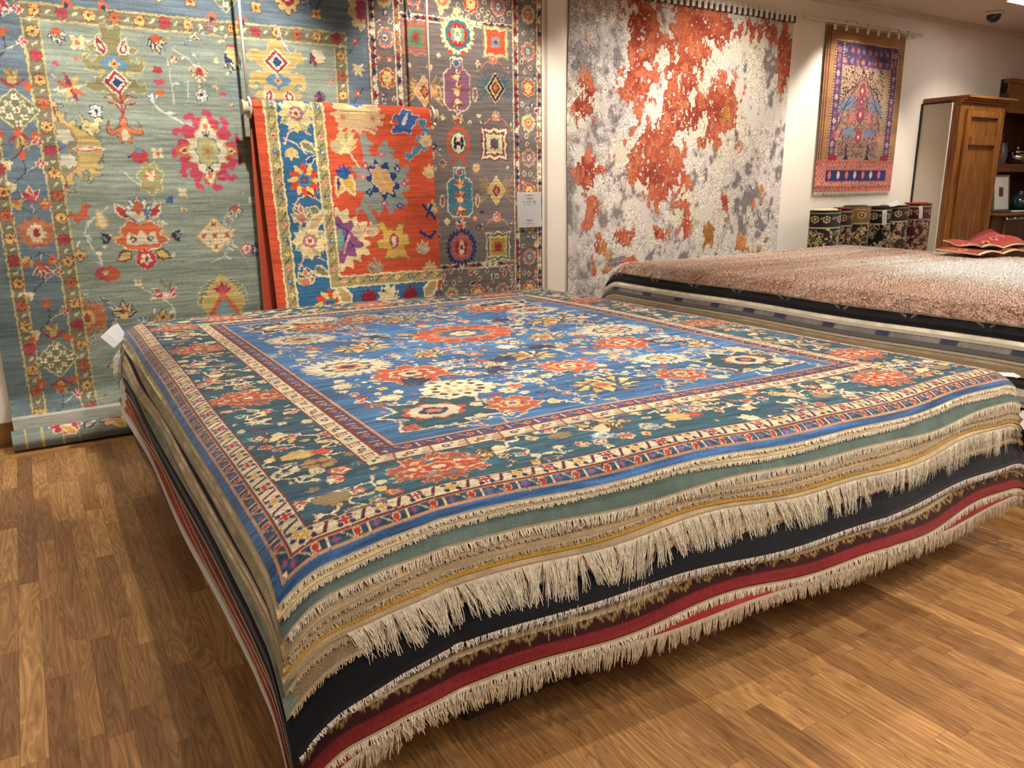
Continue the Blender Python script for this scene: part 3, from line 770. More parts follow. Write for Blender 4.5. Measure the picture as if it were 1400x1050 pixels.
    cv.poly([(a-.12,b-.14),(a,b+.05),(a+.12,b-.14)], ORG); cv.poly([(a-.08,b-.14),(a,b),(a+.08,b-.14)], (120,160,160))
    # G wide rust palmette + red pendant
    a, b = P(.68, 1.30)
    cv.polar(a, b, .19, .06, GOLD, n=8, amp=.3); cv.polar(a, b, .14, .10, ORG, harm=[(5,.12),(9,.1)], out=CR, ow=.006)
    cv.poly([(a-.1,b-.05),(a-.08,b+.035),(a-.03,b+.01),(a,b+.05),(a+.03,b+.01),(a+.08,b+.035),(a+.1,b-.05)], CR)
    for sg in (-1, 1): cv.rosette(a+sg*.055, b-.012, .022, NAVY, CR); cv.tulip(a+sg*.2, b, .05, 0 if sg > 0 else PI, (40,80,140), NAVY); cv.leaf(a+sg*.08, b-.1, .1, .05, -.5 if sg > 0 else PI+.5, GOLD, BRN); cv.leaf(a+sg*.07, b+.13, .11, .05, .9 if sg > 0 else PI-.9, (180,50,50), CR)
    a, b = P(.69, 1.15); cv.polar(a, b, .065, .07, (190,50,60), n=10, amp=.2, out=CR, ow=.004); cv.polar(a, b, .035, .04, CR, n=5, amp=.4); cv.polar(a, b, .014, .02, RED)
    # F cream lotus
    a, b = P(.68, 1.49); cv.fan(a, b-.05, .13, PI/2, ((236,228,200),CR), (90,110,140), 7, 2.6); cv.poly([(a-.035,b),(a,b+.05),(a+.035,b),(a,b-.05)], RUST)
    # H lattice
    a, b = P(1.15, 1.29); cv.lattice(a, b, .115, GOLD, [CR, (214,190,120), RUST, CR, (150,60,50)])
    # I, K, N, M
    a, b = P(.44, 1.07); cv.polar(a, b, .075, .055, (186,60,64), n=9, amp=.25, out=None); cv.polar(a+.03, b, .05, .05, RUST, n=7, amp=.3); cv.tulip(a-.01, b, .03, PI/2, (CR, GOLD))
    a, b = P(.78, .9); cv.fan(a, b, .09, .6, ((190,44,66),PINK), CR, 3, 1.2); cv.fan(a, b, .09, PI-.6, ((190,44,66),PINK), CR, 3, 1.2); cv.fan(a, b+.03, .09, PI/2, ((100,120,124),SAGE), OLV, 4, 1.4); cv.polar(a, b, .02, .03, CR)
    a, b = P(.78, 1.68); cv.polar(a, b, .07, .095, (156,150,96), harm=[(7,.14)], out=(206,200,150)); cv.fan(a, b, .07, PI/2, (ORG, CR), None, 5)
    a, b = P(.51, .81); cv.fan(a, b-.02, .1, PI/2, (GOLD,(220,190,110)), NAVY, 5, 2.6); cv.polar(a, b, .014, .014, RED)
    # listed smaller ones
    for (x, z, kind, r) in ((.35,2.52,'carn',.075),(.46,2.49,'x',.05),(.33,2.37,'leafp',.05),(.39,2.22,'multi',.095),(.91,2.52,'carn2',.085),(1.15,2.58,'tri',.05),(1.16,2.38,'fan',.09),(1.38,2.5,'flame',.1),
            (.51,2.09,'ros',.04),(1.16,2.22,'ros',.042),(.48,1.99,'bird',.07),(.85,2.17,'tul',.05),(.73,1.82,'redb',.06),(.84,1.84,'x',.045),(.89,1.53,'blue',.05),(1.3,1.45,'tulc',.07),(.34,1.45,'birdr',.07),(.47,1.43,'comma',.09),
            (1.96,2.51,'tulr',.09),(1.97,2.22,'tul2',.07),(.95,2.3,'dots',.05),(1.4,2.3,'plant',.1),(.5,.35,'multi2',.06),(.42,.45,'x2',.05),(.62,.3,'multi',.06),(1.42,1.18,'bl',.05),(.62,1.0,'x',.03),(.3,1.2,'x2',.04),(.75,.75,'x2',.05),(.62,.72,'tul',.05)):
        a, b = P(x, z)
        if kind in ('carn','carn2','tulc'): cv.fan(a, b+r*.3, r, -PI/2+.2, ((236,226,190) if kind != 'carn2' else (222,200,130), CR), NAVY, 5, 2.2); cv.polar(a, b+r*.35, r*.35, r*.3, RUST)
        elif kind == 'x': cv.cross4(a, b, r, (230,216,160), ORG, None, PI/4)
        elif kind == 'x2': cv.cross4(a, b, r, GOLD, RED, BRN)
        elif kind == 'leafp': cv.leaf(a-.02, b, .05, .025, -.5, PINK); cv.leaf(a+.09, b+.02, .05, .025, .3, ORG)
        elif kind in ('multi','multi2'):
            for q in range(8): cv.leaf(a, b, r, r*.3, q*PI/4+.3, ((214,206,160),GOLD,(150,40,60),RUST)[q % 4])
        elif kind == 'tri': cv.poly([(a-r,b-r*.4),(a,b+r*.6),(a+r,b-r*.4)], (60,90,130)); cv.poly([(a-r*.8,b-r*.3),(a,b+r*.45),(a+r*.8,b-r*.3)], CR); cv.poly([(a-r*.4,b-r*.2),(a,b+r*.2),(a+r*.4,b-r*.2)], RED)
        elif kind == 'fan': cv.fan(a, b, r, -PI/2, ((220,210,160),(230,220,180)), OLV, 7, 2.4); cv.fan(a, b, r*.6, -PI/2, (PINK, RED), None, 5, 1.8)
        elif kind == 'flame': cv.polar(a, b+.03, .03, .03, PINK, n=5, amp=.3); cv.fan(a, b, r*1.3, -PI/2, ((228,216,170),(214,196,130)), NAVY, 4, .9)
        elif kind == 'ros': cv.rosette(a, b, r, (230,226,214), NAVY, NAVY, n=8)
        elif kind == 'bird': cv.bird(a, b, r, .2, (226,204,140), NAVY)
        elif kind == 'birdr': cv.bird(a, b, r, .2, RUST, (150,80,60))
        elif kind == 'comma': cv.leaf(a-.01, b-.06, .11, .05, PI/2+.2, CR, GOLD)
        elif kind == 'tul': cv.tulip(a, b, r, PI/2, ((220,224,214),(226,230,220)), (70,96,130))
        elif kind == 'tul2': cv.fan(a, b, r, PI/2, (RUST, ORG, NAVY), NAVY, 5)
        elif kind == 'tulr': cv.fan(a, b+.03, r, -PI/2, ((176,44,54),(176,44,54),CR), NAVY, 3, 1.1)
        elif kind == 'redb': cv.polar(a, b, r, r*.8, (186,56,60), n=7, amp=.25); cv.rect(a-.02, a+.02, b+.03, b+.06, SKY)
        elif kind == 'blue': cv.fan(a, b, r, PI*.75, ((36,86,140),(36,86,140)), None, 4, 2)
        elif kind == 'bl': cv.rosette(a, b, r, (36,66,120), CR)
        elif kind == 'dots':
            for q, c in enumerate((RED, PINK, ORG)): cv.polar(a-.05, b+.06-q*.07, .032, .02, c, n=5, amp=.2)
            cv.line([(a+.03,b-.14),(a+.02,b+.13)], .008, (206,208,190)); cv.line([(a+.03,b-.02),(a+.13,b),(a+.12,b-.1)], .008, (206,208,190))
        elif kind == 'plant':
            cv.line([(a,b-.2),(a,b+.12)], .008, (110,150,180))
            for q in range(3):
                for sg in (-1, 1): cv.line([(a,b-.12+q*.07),(a+sg*.06,b-.06+q*.07),(a+sg*.09,b-.1+q*.07)], .008, (110,150,180))
            cv.polar(a-.1,b-.07,.022,.014,PINK); cv.polar(a+.1,b-.09,.022,.014,PINK)
    ko = [(x+ox, z, r) for x, z, r in ((.65,2.38,.26),(1.16,1.86,.27),(.35,1.86,.26),(.66,2.05,.17),(1.68,2.36,.27),(1.16,.86,.24),(.68,1.28,.2),(1.15,1.29,.13),(.68,1.49,.12),(.44,1.07,.09),(.78,.9,.11),(.78,1.68,.1),(.3,.79,.2),(.51,.81,.1))]
    cv.scatter(120, (gx0+.1, gx1-.1, .05, gy-.1), .014, .032, fpal, 21, ko, gap=.03)
    # border motifs (left, right, top)
    bpal = [GOLD, CR, RED, ORG, (150,60,60), GOLD]
    def brd(x, y, horiz=False):
        pass
    bx = .30
    for z in (.54, 1.35-.0, 2.08, 2.9):
        i = (.54, 1.35, 2.08, 2.9).index(z)
        if i % 2 == 0:
            cv.lattice(bx, z, .115, (206,196,140), [(110,116,80), OLV, (226,220,190), (226,220,190), RED])
            for dx, dz in ((-.1,.13),(.07,.13),(-.1,-.13),(.07,-.13)): cv.tulip(bx+dx, z+dz, .05, math.atan2(dz, dx), (RUST, ORG))
            for sg in (1, -1): cv.fan(bx, z+sg*.17, .08, sg*PI/2, ((150,110,60),GOLD), None, 5, 2); cv.line([(bx-.06, z+sg*.18), (bx, z+sg*.13), (bx+.06, z+sg*.18)], .014, RED)
        else:
            cv.polar(bx, z, .105, .10, (196,110,72), n=12, amp=.42, pw=.7, out=(150,110,80), ow=.004); cv.polar(bx, z, .05, .06, CR, n=12, amp=.25); cv.polar(bx, z, .024, .03, RED, n=6, amp=.2)
            for sg in (1, -1):
                cv.fan(bx, z+sg*.21, .08, sg*PI/2, ((176,40,70),(200,70,80)), CR, 3, 1.6); cv.tulip(bx-.07, z+sg*.16, .06, sg*1.9, (GOLD, ORG)); cv.tulip(bx+.06, z+sg*.16, .06, sg*1.2, (ORG, GOLD))
                cv.line([(bx, z+sg*.12), (bx, z+sg*.18)], .006, CR)
                cv.line([(bx, z+sg*.12), (bx-.07, z+sg*.17)], .006, (50,60,70)); cv.line([(bx, z+sg*.12), (bx+.07, z+sg*.17)], .006, (50,60,70))
    for z in (.25, .8, 1.05, 1.72, 1.85, 2.42, 2.6):
        cv.line([(bx-.09, z-.08), (bx, z), (bx-.01, z+.1)], .007, (50,56,66)); cv.line([(bx, z), (bx+.08, z+.05)], .007, (206,196,160))
        cv.tulip(bx-.08, z-.08, .05, 3.6, (CR, GOLD)); cv.cross4(bx+.085, z+.05, .026, PINK, CR, CR); cv.fan(bx-.01, z+.09, .05, PI/2, (RUST, ORG), None, 4)
    for x in np.arange(.75, 2.4, .42):
        z = 2.88; i = int(round((x-.75)/.42))
        if i % 2 == 0: cv.lattice(x, z, .12, (206,196,150), [(100,110,90), OLV, (226,220,190), (226,220,190), RED]); [cv.tulip(x+u, z-.15, .055, -PI/2+u*4, (ORG, NAVY)) for u in (-.09, .09)]
        else: cv.polar(x, z, .09, .1, (220,190,120), n=9, amp=.3, out=BRN); cv.polar(x, z, .05, .05, RED, n=6, amp=.3); cv.polar(x, z, .02, .02, CR)
        cv.cross4(x+.2, 2.80, .04, GOLD, RED, BRN, PI/4); cv.line([(x+.2,2.84),(x+.26,2.92)], .007, (40,50,64)); cv.multi = 0
        cv.fan(x+.13, 2.86, .05, 1.2, ((226,210,160),SKY), NAVY, 5, 3.2)
    for z in np.arange(.3, 2.7, .36):
        i = int(z/.36); cv.fan(2.5, z, .075, PI/2 if i % 2 else -PI/2, ((232,190,110),(226,210,160)), None, 6, 4.2); cv.cross4(2.49, z+.18, .03, (200,80,70), CR)
        cv.line([(2.44,z+.1),(2.53,z+.22)], .007, (56,70,84))
    cv.polar(2.545, 2.86, .09, .13, (214,190,130), n=9, amp=.25, out=CR); cv.polar(2.55, 2.86, .05, .08, (170,60,100), n=8, amp=.2)
    g_ = np.array((146,154,148))/255.; cv.a = (cv.a*.82 + g_*.18).astype(np.float32)
    cv.warp(1.6, 3.0, 52)
    cv.wool(8, .22, .09, .10)
    return cv

def pat_grey():
    # x 0 = world 2.34, y 0 = floor
    W, H = 1.6, 3.12; ox = -2.34
    G = (122,112,108); cv = Cv(W, H, .0056, G); X, Y = cv.xy()
    a = fbm(cv.ny, cv.nx, .4/cv.px, 2/cv.px, 31, 3)[..., None]; cv.a *= (.86 + .28*a)
    P = lambda x, z: (x+ox, z)
    rs = random.Random(17)
    IVR = (220,204,168)
    # borders: left 2.38..2.68, right 3.66..3.95, top > 2.86, bottom < .92
    def strip(x0, x1, vert=True, z0=0, z1=H):
        cv.rect(x0, x1, z0, z1, (128,96,96))
        if vert:
            cv.rect(x0, x0+.011, z0, z1, IVR); cv.rect(x1-.011, x1, z0, z1, IVR); q = z0+.03
            while q < z1: cv.polar((x0+x1)/2, q, .02, .022, rs.choice(((130,44,56),(226,212,180),(60,56,80),(170,120,70))), n=4, amp=.2); q += .055
        else:
            cv.rect(x0, x1, z0, z0+.011, IVR); cv.rect(x0, x1, z1-.011, z1, IVR); q = x0+.03
            while q < x1: cv.polar(q, (z0+z1)/2, .022, .018, rs.choice(((130,44,56),(226,212,180),(60,56,80),(170,120,70))), n=4, amp=.2); q += .055
    FX0, FX1, FT, FB = .31, 1.315, 2.84, .98
    strip(.05, .105); strip(FX0-.055, FX0); strip(FX1, FX1+.055); strip(1.555, 1.595)
    strip(FX0, FX1, False, FT, FT+.05); strip(FX0, FX1, False, FB-.05, FB)
    # little rings and flowers in the borders
    def border(x0, x1, z0, z1, vert, seed):
        r2 = random.Random(seed); ko = []
        n = int(((z1-z0) if vert else (x1-x0))/.30)
        for i in range(n+1):
            q = (z0 if vert else x0) + (i+.5)*((z1-z0) if vert else (x1-x0))/(n+1)
            x, y = ((x0+x1)/2, q) if vert else (q, (z0+z1)/2)
            c = [((214,110,90),(90,130,140)),((176,190,140),(206,120,80)),((196,80,60),(222,196,120))][i % 3]
            cv.polar(x, y, .065, .07, c[0], n=9, amp=.2, out=IVR, ow=.006); cv.polar(x, y, .045, .05, c[1], n=7, amp=.2); cv.polar(x, y, .02, .024, IVR, n=5, amp=.2); cv.polar(x, y, .008, .01, RED)
            ko.append((x, y, .075))
        for _ in range(900):
            x, y = r2.uniform(x0+.02, x1-.02), r2.uniform(z0, z1)
            if any((x-a)**2+(y-b)**2 < (q+.03)**2 for a, b, q in ko): continue
            z = r2.random()
            if z < .72: cv.polar(x, y, .019, .022, IVR, n=4, amp=.1); cv.polar(x, y, .012, .014, G); cv.polar(x, y, .006, .007, (120,40,50)); ko.append((x, y, .022))
            elif z < .86: cv.leaf(x, y, .07, .03, r2.choice((PI/2, -PI/2, .4)), r2.choice(((206,110,80),(60,60,110),(170,70,110),(222,196,120))), IVR); ko.append((x, y, .04))
            else: cv.tulip(x, y, .04, r2.uniform(0, 6), r2.choice((((214,96,70),IVR),((60,80,120),IVR)))); ko.append((x, y, .035))
    border(.11, .25, .0, H, True, 1); border(FX1+.06, 1.55, 0, H, True, 2); border(.3, 1.3, FT+.06, H, False, 3); border(.3, 1.3, .5, FB-.06, False, 4)
    TE = (66,112,124)
    def med(x, z, cols, rx=.12, ry=.125, n=0, amp=.2, sq=False):
        a, b = P(x, z)
        if sq:
            for k, (f, c) in enumerate(zip((1, .9, .74, .6, .3), cols)):
                q = [(-1,1),(-.35,.86),(0,1.05),(.35,.86),(1,1),(.86,.35),(.95,0),(.86,-.35),(1,-1),(.35,-.86),(0,-1.05),(-.35,-.86),(-1,-1),(-.86,-.35),(-.95,0),(-.86,.35)]
                cv.poly([(a+u*rx*f, b+v*ry*f) for u, v in q], c)
            cv.polar(a, b, rx*.3, ry*.35, cols[-1], n=8, amp=.3); cv.polar(a, b, rx*.12, ry*.14, RED)
        else:
            cv.polar(a, b, rx, ry, cols[0], n=n or 20, amp=amp, pw=.5); cv.polar(a, b, rx*.74, ry*.76, cols[1], n=10, amp=.08)
            cv.polar(a, b, rx*.56, ry*.6, cols[2], n=8, amp=.12)
            for sg in (-1, 1): cv.polar(a+sg*rx*.24, b, rx*.17, ry*.42, cols[3], n=6, amp=.2)
            cv.polar(a, b, rx*.2, ry*.4, cols[4], n=8, amp=.3); cv.polar(a, b, .02, .02, cols[3])
    med(3.14, 2.77, ((226,208,156),TE,(178,44,44),(120,150,110),(232,216,180)), .155, .15, 22, .3)
    med(3.12, 1.95, ((204,90,60),(110,120,110),(232,216,180),(40,40,60),(232,216,180)), .115, .135, 16, .2)
    med(3.12, 1.11, ((40,52,96),(150,100,106),(196,100,76),(150,60,70),(232,216,180)), .15, .155, 24, .32)
    med(2.77, 2.72, ((206,120,90),G,(196,90,60),(100,128,104),(120,90,60)), .12, .13, sq=True)
    med(3.49, 2.74, ((150,144,100),(206,196,150),(208,86,58),(208,86,58),(110,150,150)), .13, .13, sq=True)
    med(3.46, 1.95, ((130,70,64),(232,214,180),(130,70,64),(228,212,170),(80,90,100)), .14, .14, sq=True)
    med(3.48, 1.10, ((222,204,160),(80,110,110),(214,190,120),(176,140,74),(150,60,50)), .13, .13, sq=True)
    med(2.77, 1.1, ((222,204,160),(80,110,110),(208,86,58),(176,140,74),(150,60,50)), .13, .13, sq=True)
    for x, z, c1, c2 in ((3.12, 2.37, (140,96,118), (74,130,140)), (3.12, 1.53, (70,124,140), (222,110,70))):
        a, b = P(x, z); q = [(-.11,.10),(-.07,.14),(-.05,.14),(-.05,.22),(.05,.22),(.05,.14),(.07,.14),(.11,.10),(.11,-.12),(.07,-.16),(-.07,-.16),(-.11,-.12)]
        cv.poly([(a+u*1.1, b+v*1.06) for u, v in q], IVR); cv.poly([(a+u*1.02, b+v) for u, v in q], c1)
        cv.polar(a, b+.19, .03, .026, TE if c1[0] > 100 else (150,90,110), n=4, amp=.2, out=IVR, ow=.006)
        for v, r in ((.08, PI/2), (-.02, PI/2), (-.10, -PI/2)): cv.fan(a, b+v, .075, r, (c2, (222,180,90), IVR), (150,50,50), 5, 2.6)
        cv.polar(a, b-.03, .028, .028, IVR, n=6, amp=.2, out=(196,70,50))
        for sg in (-1, 1): cv.polar(a+sg*.165, b-.04, .024, .055, IVR); cv.polar(a+sg*.165, b-.04, .015, .044, G); cv.polar(a+sg*.165, b-.04, .008, .02, (196,90,70)); cv.polar(a+sg*.06, b+.27, .02, .016, (196,70,60), n=3, amp=.2)
        cv.fan(a, b-.25, .075, PI/2, ((40,48,90),(226,190,150),(190,70,60)), IVR, 6, 2.6)
    for x, z, c1, c2 in ((3.48, 2.39, (40,40,60), TE), (3.47, 1.57, (196,170,120), (170,140,90)), (2.83, 2.33, (226,150,120), (206,160,90))):
        a, b = P(x, z)
        for sg in (-1, 1): 
            for q in range(5): cv.line([(a+sg*.05, b), (a+sg*.16, b-.10+q*.05)], .012, c2); cv.line([(a+sg*.04, b+.03), (a+sg*.11, b+.12-q*.03)], .008, c2)
        for r, c in ((.125, IVR), (.115, c1), (.085, (214,180,110)), (.055, (60,60,70)), (.035, (206,110,80))): cv.poly([(a-r*.75,b),(a,b+r),(a+r*.75,b),(a,b-r)], c)
    for x, z in ((3.48, 2.12), (3.47, 1.3), (2.8, 1.9), (3.46, 2.56)):
        a, b = P(x, z); cv.line([(a-.15,b-.05),(a-.06,b+.03),(a+.06,b+.03),(a+.15,b-.05)], .009, (214,130,100)); cv.rosette(a, b+.05, .035, (214,120,100), IVR, IVR)
        cv.tulip(a-.13, b-.02, .04, 2.3, (TE, IVR)); cv.tulip(a+.13, b-.02, .04, .8, (TE, IVR))
    ko = [(x+ox, z, r) for x, z, r in ((3.14,2.77,.17),(3.12,1.95,.16),(3.12,1.11,.18),(2.77,2.72,.16),(3.49,2.74,.16),(3.46,1.95,.17),(3.48,1.1,.16),(3.12,2.4,.2),(3.12,1.56,.2),(3.48,2.39,.16),(3.47,1.57,.16),(2.83,2.33,.15),(3.48,2.12,.12),(3.47,1.3,.12))]
    cv.scatter(120, (FX0+.03, FX1-.03, FB, FT), .02, .042, [IVR, (214,110,90), (206,160,90), (60,60,90), IVR, (130,44,56), (120,140,110), IVR], 5, ko, gap=.022)
    cv.warp(1.4, 3.0, 53)
    cv.wool(12, .22, .1, .12)
    return cv

def pat_orange():
    # canvas x 0..1.29 across the pole, y 0 = bottom hem (z .42) .. pole line
    W, H = 1.29, 1.78; z0 = .42; ox = -1.40
    O = (200,84,54); cv = Cv(W, H, .0042, O); X, Y = cv.xy()
    P = lambda x, z: (x+ox, z-z0)
    BLU = (54,104,140); OL2 = (160,148,100)
    s0, s1, s2, s3, s4 = .075, .15, .40, .475, .48   # band edges in x
    zb1, zb2 = .98-z0, .90-z0                        # horizontal band
    setc(cv, (X > s1) & (X < s2), BLU); setc(cv, (Y < zb2) & (X > s1), BLU)
    setc(cv, (X > s0) & (X < s1), OL2); setc(cv, (X > s2) & (X < s3) & (Y > zb2), OL2); setc(cv, (Y > zb2) & (Y < zb1) & (X > s2), OL2)
    for q in (s0, s1): cv.rect(q-.006, q+.006, 0, H, (222,206,160))
    cv.rect(s2-.006, s2+.006, zb2, H, (222,206,160)); cv.rect(s3-.006, s3+.006, zb1, H, (222,206,160))
    cv.rect(s2, W, zb2-.006, zb2+.006, (222,206,160)); cv.rect(s3, W, zb1-.006, zb1+.006, (222,206,160))
    rs = random.Random(2)
    def wiggle(x0, y0, x1, y1, n, am=.018):
        vert = abs(y1-y0) > abs(x1-x0); pts = []
        for k in range(n*6+1):
            t = k/(n*6); w = am*math.sin(k*PI/3)
            pts.append((x0+(x1-x0)*t + (w if vert else 0), y0+(y1-y0)*t + (0 if vert else w)))
        cv.line(pts, .007, (90,92,76))
        for k in range(n):
            t = (k+.5)/n; x, y = x0+(x1-x0)*t, y0+(y1-y0)*t
            c = [((230,160,140),(170,50,60)), ((226,200,130),(120,120,80)), ((70,104,140),(230,220,180))][k % 3]
            cv.rosette(x, y, .021, c[0], c[1], None, n=5)
    wiggle((s0+s1)/2, 0, (s0+s1)/2, H, 18); wiggle((s2+s3)/2, zb1, (s2+s3)/2, H, 12); wiggle(s2+.05, (zb1+zb2)/2, W, (zb1+zb2)/2, 8)
    TN = (196,166,124); GR = (138,146,138); YE = (212,172,86)
    # blue border flowers
    def bigfl(x, z, ring):
        a, b = P(x, z)
        for k in range(12):
            t = k*PI/6; cv.leaf(a+.035*math.cos(t), b+.035*math.sin(t), .085, .05, t, ((224,190,110),(206,72,44))[k % 2] if ring else ((224,196,110),(170,168,120),(226,206,150))[k % 3], (222,206,160) if not ring else None)
        cv.polar(a, b, .052, .052, (80,130,150) if ring else (168,110,130), n=8, amp=.2); cv.polar(a, b, .032, .03, (54,84,120) if ring else (224,200,160), n=6, amp=.2); cv.polar(a, b, .014, .014, (170,70,60))
    def scrolls(x, z):
        a, b = P(x, z)
        cv.line([(a-.1,b-.2),(a-.06,b-.12),(a+.02,b-.1),(a+.09,b-.14)], .010, (226,180,150)); cv.line([(a-.1,b-.16),(a-.02,b-.2),(a+.04,b-.26)], .010, (226,190,160))
        cv.bird(a+.05, b-.08, .05, .5, (130,30,40), (226,190,150)); cv.tulip(a-.06, b-.24, .065, -PI/2, ((206,170,90),(222,190,110)), (222,206,160))
        cv.leaf(a+.02, b-.19, .11, .05, -.6, (120,124,92), (206,196,150)); cv.leaf(a+.03, b+.11, .09, .03, .7, (40,70,130), (222,206,160))
    for z in (2.1, 1.24): scrolls(1.68, z); bigfl(1.68, z, False)
    a, b = P(1.69, 1.66); scrolls(1.69, 1.66); bigfl(1.69, 1.66, True)
    a, b = P(1.64, 1.43); cv.fan(a, b-.03, .1, PI/2, ((110,104,84),(170,150,110),(190,120,110)), (222,206,160), 5, 2.4); cv.leaf(a+.05, b-.1, .17, .055, .75, (196,168,130), (222,206,160))
    a, b = P(1.62, .98); cv.fan(a, b-.03, .1, PI/2, ((110,104,84),(170,150,110),(190,120,110)), (222,206,160), 5, 2.4)
    # lower blue border
    cv.clip = Y < zb2-.006
    for x, k in ((1.78,'r'),(2.24,'y'),(2.66,'r')):
        a, b = P(x, .83 if k == 'y' else .8)
        if k == 'r': bigfl(x, .78, True)
        else: cv.fan(a, b-.05, .12, PI/2, ((206,190,110),(50,60,110),(222,206,160)), (222,206,160), 7, 3)
    for x in (2.08, 2.42): a, b = P(x, .82); cv.fan(a, b-.06, .13, PI/2, ((130,36,50),(130,36,50)), None, 5, 1.6)
    for x, s_ in ((1.93, 2.2), (2.55, .9)): a, b = P(x, .78); cv.leaf(a, b, .16, .07, s_, (176,150,104), (222,206,160))
    for q in range(9): cv.polar(.2+q*.13, .2, .05, .05, rs.choice((YE, (206,72,44), GR)), n=7, amp=.3, out=(222,206,160))
    cv.clip = None
    # orange field
    cv.clip = (X > s3+.006) & (Y > zb1+.006)
    a, b = P(2.12, 2.12)    # tan fringed palmette at the top
    cv.polar(a, b, .17, .12, TN, harm=[(9,.08),(17,.10)], rot=0, out=(226,206,170), ow=.005); cv.polar(a, b+.03, .09, .06, (216,186,130), n=9, amp=.2)
    for k in range(5): t = -PI/2 + (k-2)*.5; cv.line([(a+.08*math.cos(t), b+.06*math.sin(t)), (a+.16*math.cos(t), b+.13*math.sin(t)), (a+.19*math.cos(t+.15), b+.17*math.sin(t+.15))], .026, TN)
    for sg in (-1, 1): cv.leaf(a+sg*.06, b-.16, .08, .03, -PI/2+sg*.2, O); cv.polar(a+sg*.11, b-.03, .018, .018, (190,110,80))
    cv.polar(a, b+.09, .06, .05, (70,110,180), n=6, amp=.3)
    a, b = P(2.47, 2.07)    # blue fish-like palmette
    cv.polar(a, b, .105, .075, (66,96,160), harm=[(5,.16),(9,.08)], rot=.5, out=(226,206,170), ow=.005); cv.leaf(a-.01, b-.02, .1, .035, 1.1, (200,206,190)); cv.polar(a-.07, b, .022, .03, O)
    for k, (u, v) in enumerate(((.15,-.0),(.18,-.06),(.12,-.12),(.15,-.17),(.08,-.2),(.02,-.24))):
        cv.polar(a+u, b+v, .035, .03, (70,130,160), n=5, amp=.3, out=(200,180,160), ow=.004)
    cv.line([(a+.15,b-.02),(a+.16,b-.1),(a+.09,b-.2),(a+.02,b-.26)], .02, (70,130,160))
    a, b = P(2.02, 1.93)    # olive carnation
    cv.fan(a-.05, b-.05, .15, .75, ((150,140,90),(196,176,110),(216,196,130)), (196,176,130), 5, 1.3); cv.polar(a-.08, b-.04, .05, .045, (176,160,120), n=7, amp=.2)
    a, b = P(2.27, 1.66)    # big grey palmette
    cv.polar(a, b-.02, .20, .21, GR, harm=[(11,.10),(17,.08),(5,.06)], rot=PI, out=(200,120,90), ow=.004)
    for sg, l in ((-.10, .30), (.06, .25)): cv.line([(a+sg, b+.12), (a+sg-.02, b+l)], .055, GR); cv.line([(a+sg-.02, b+l-.02), (a+sg+.04, b+l-.05)], .03, GR)
    cv.line([(a-.15,b-.2),(a-.08,b-.33)], .05, GR)
    cv.polar(a, b, .10, .135, (36,60,110), harm=[(9,.18)], rot=.6); cv.polar(a, b, .068, .105, (186,150,104), harm=[(7,.12)], rot=.6, out=(222,196,150), ow=.004)
    cv.line([(a-.03,b+.05),(a+.05,b-.07)], .02, (206,160,90))
    for u, v, c in ((-.12,.1,(180,80,90)),(0,.18,(190,90,110)),(.12,.08,(36,60,110)),(.17,-.03,(190,70,90)),(-.11,-.09,(36,60,110)),(0,-.17,(180,80,110)),(.12,-.19,(36,80,150)),(-.15,.02,(200,120,110))): cv.cross4(a+u, b+v, .03, c, (206,206,190))
    cv.line([(P(2.0,1.9)[0], P(2.0,1.9)[1]), P(2.1,1.75)], .012, (222,196,150))
    a, b = P(1.98, 1.64)    # yellow/blue bell
    for sg in (-1, 1): cv.leaf(a, b+.06, .16, .07, -PI/2+sg*.42, (206,166,76), (222,196,150))
    cv.fan(a, b+.05, .1, PI/2+.2, ((36,66,130),(50,90,150)), None, 6, 2.6); cv.leaf(a-.05, b+.03, .09, .03, -PI/2, (36,66,130))
    a, b = P(1.87, 1.24)    # purple half palmette with cream teeth
    cv.polar(a, b, .21, .25, (226,206,156), harm=[(19,.09),(7,.05)], rot=-PI/2); cv.polar(a, b, .15, .19, (136,82,124), harm=[(11,.13)], rot=-PI/2, out=(226,206,156), ow=.004)
    cv.polar(a, b, .07, .1, (110,150,140), n=8, amp=.2); cv.line([(a+.02,b+.11),(a+.1,b+.05),(a+.07,b),(a+.13,b-.05)], .014, (36,60,130)); cv.line([(a+.1,b+.03),(a+.05,b-.1)], .014, (226,150,140))
    a, b = P(2.32, 1.21)    # yellow star flower
    q = [(-.2,.0),(-.12,.04),(-.13,.12),(-.19,.2),(-.12,.21),(-.06,.13),(.02,.12),(.06,.19),(.12,.18),(.1,.08),(.17,.07),(.17,-.03),(.1,-.06),(.13,-.14),(.16,-.2),(.04,-.17),(-.05,-.19),(-.12,-.17),(-.08,-.08),(-.18,-.06)]
    cv.poly([(a+u*.76, b+v*.74) for u, v in q], (150,116,72)); cv.poly([(a+u*.68, b+v*.66) for u, v in q], YE)
    cv.polar(a, b, .035, .055, (170,70,60)); cv.polar(a, b, .02, .04, (206,200,180)); cv.hook(a-.2, b+.24, .05, .5, GR, .02)
    for x, z, c in ((2.15,1.3,(206,150,130)),(2.6,1.0,TN),(2.55,1.15,GR),(2.65,1.72,YE),(2.66,1.45,YE),(2.64,1.95,(222,190,130)),(2.05,1.3,(190,150,140))): a, b = P(x, z); cv.fan(a, b-.03, .085, PI/2, (c, (190,170,140)), (222,196,150), 5, 2.2)
    a, b = P(2.15, 1.03); cv.fan(a, b-.04, .1, PI/2, ((120,120,100),(140,140,124)), (196,160,120), 5, 1.9)
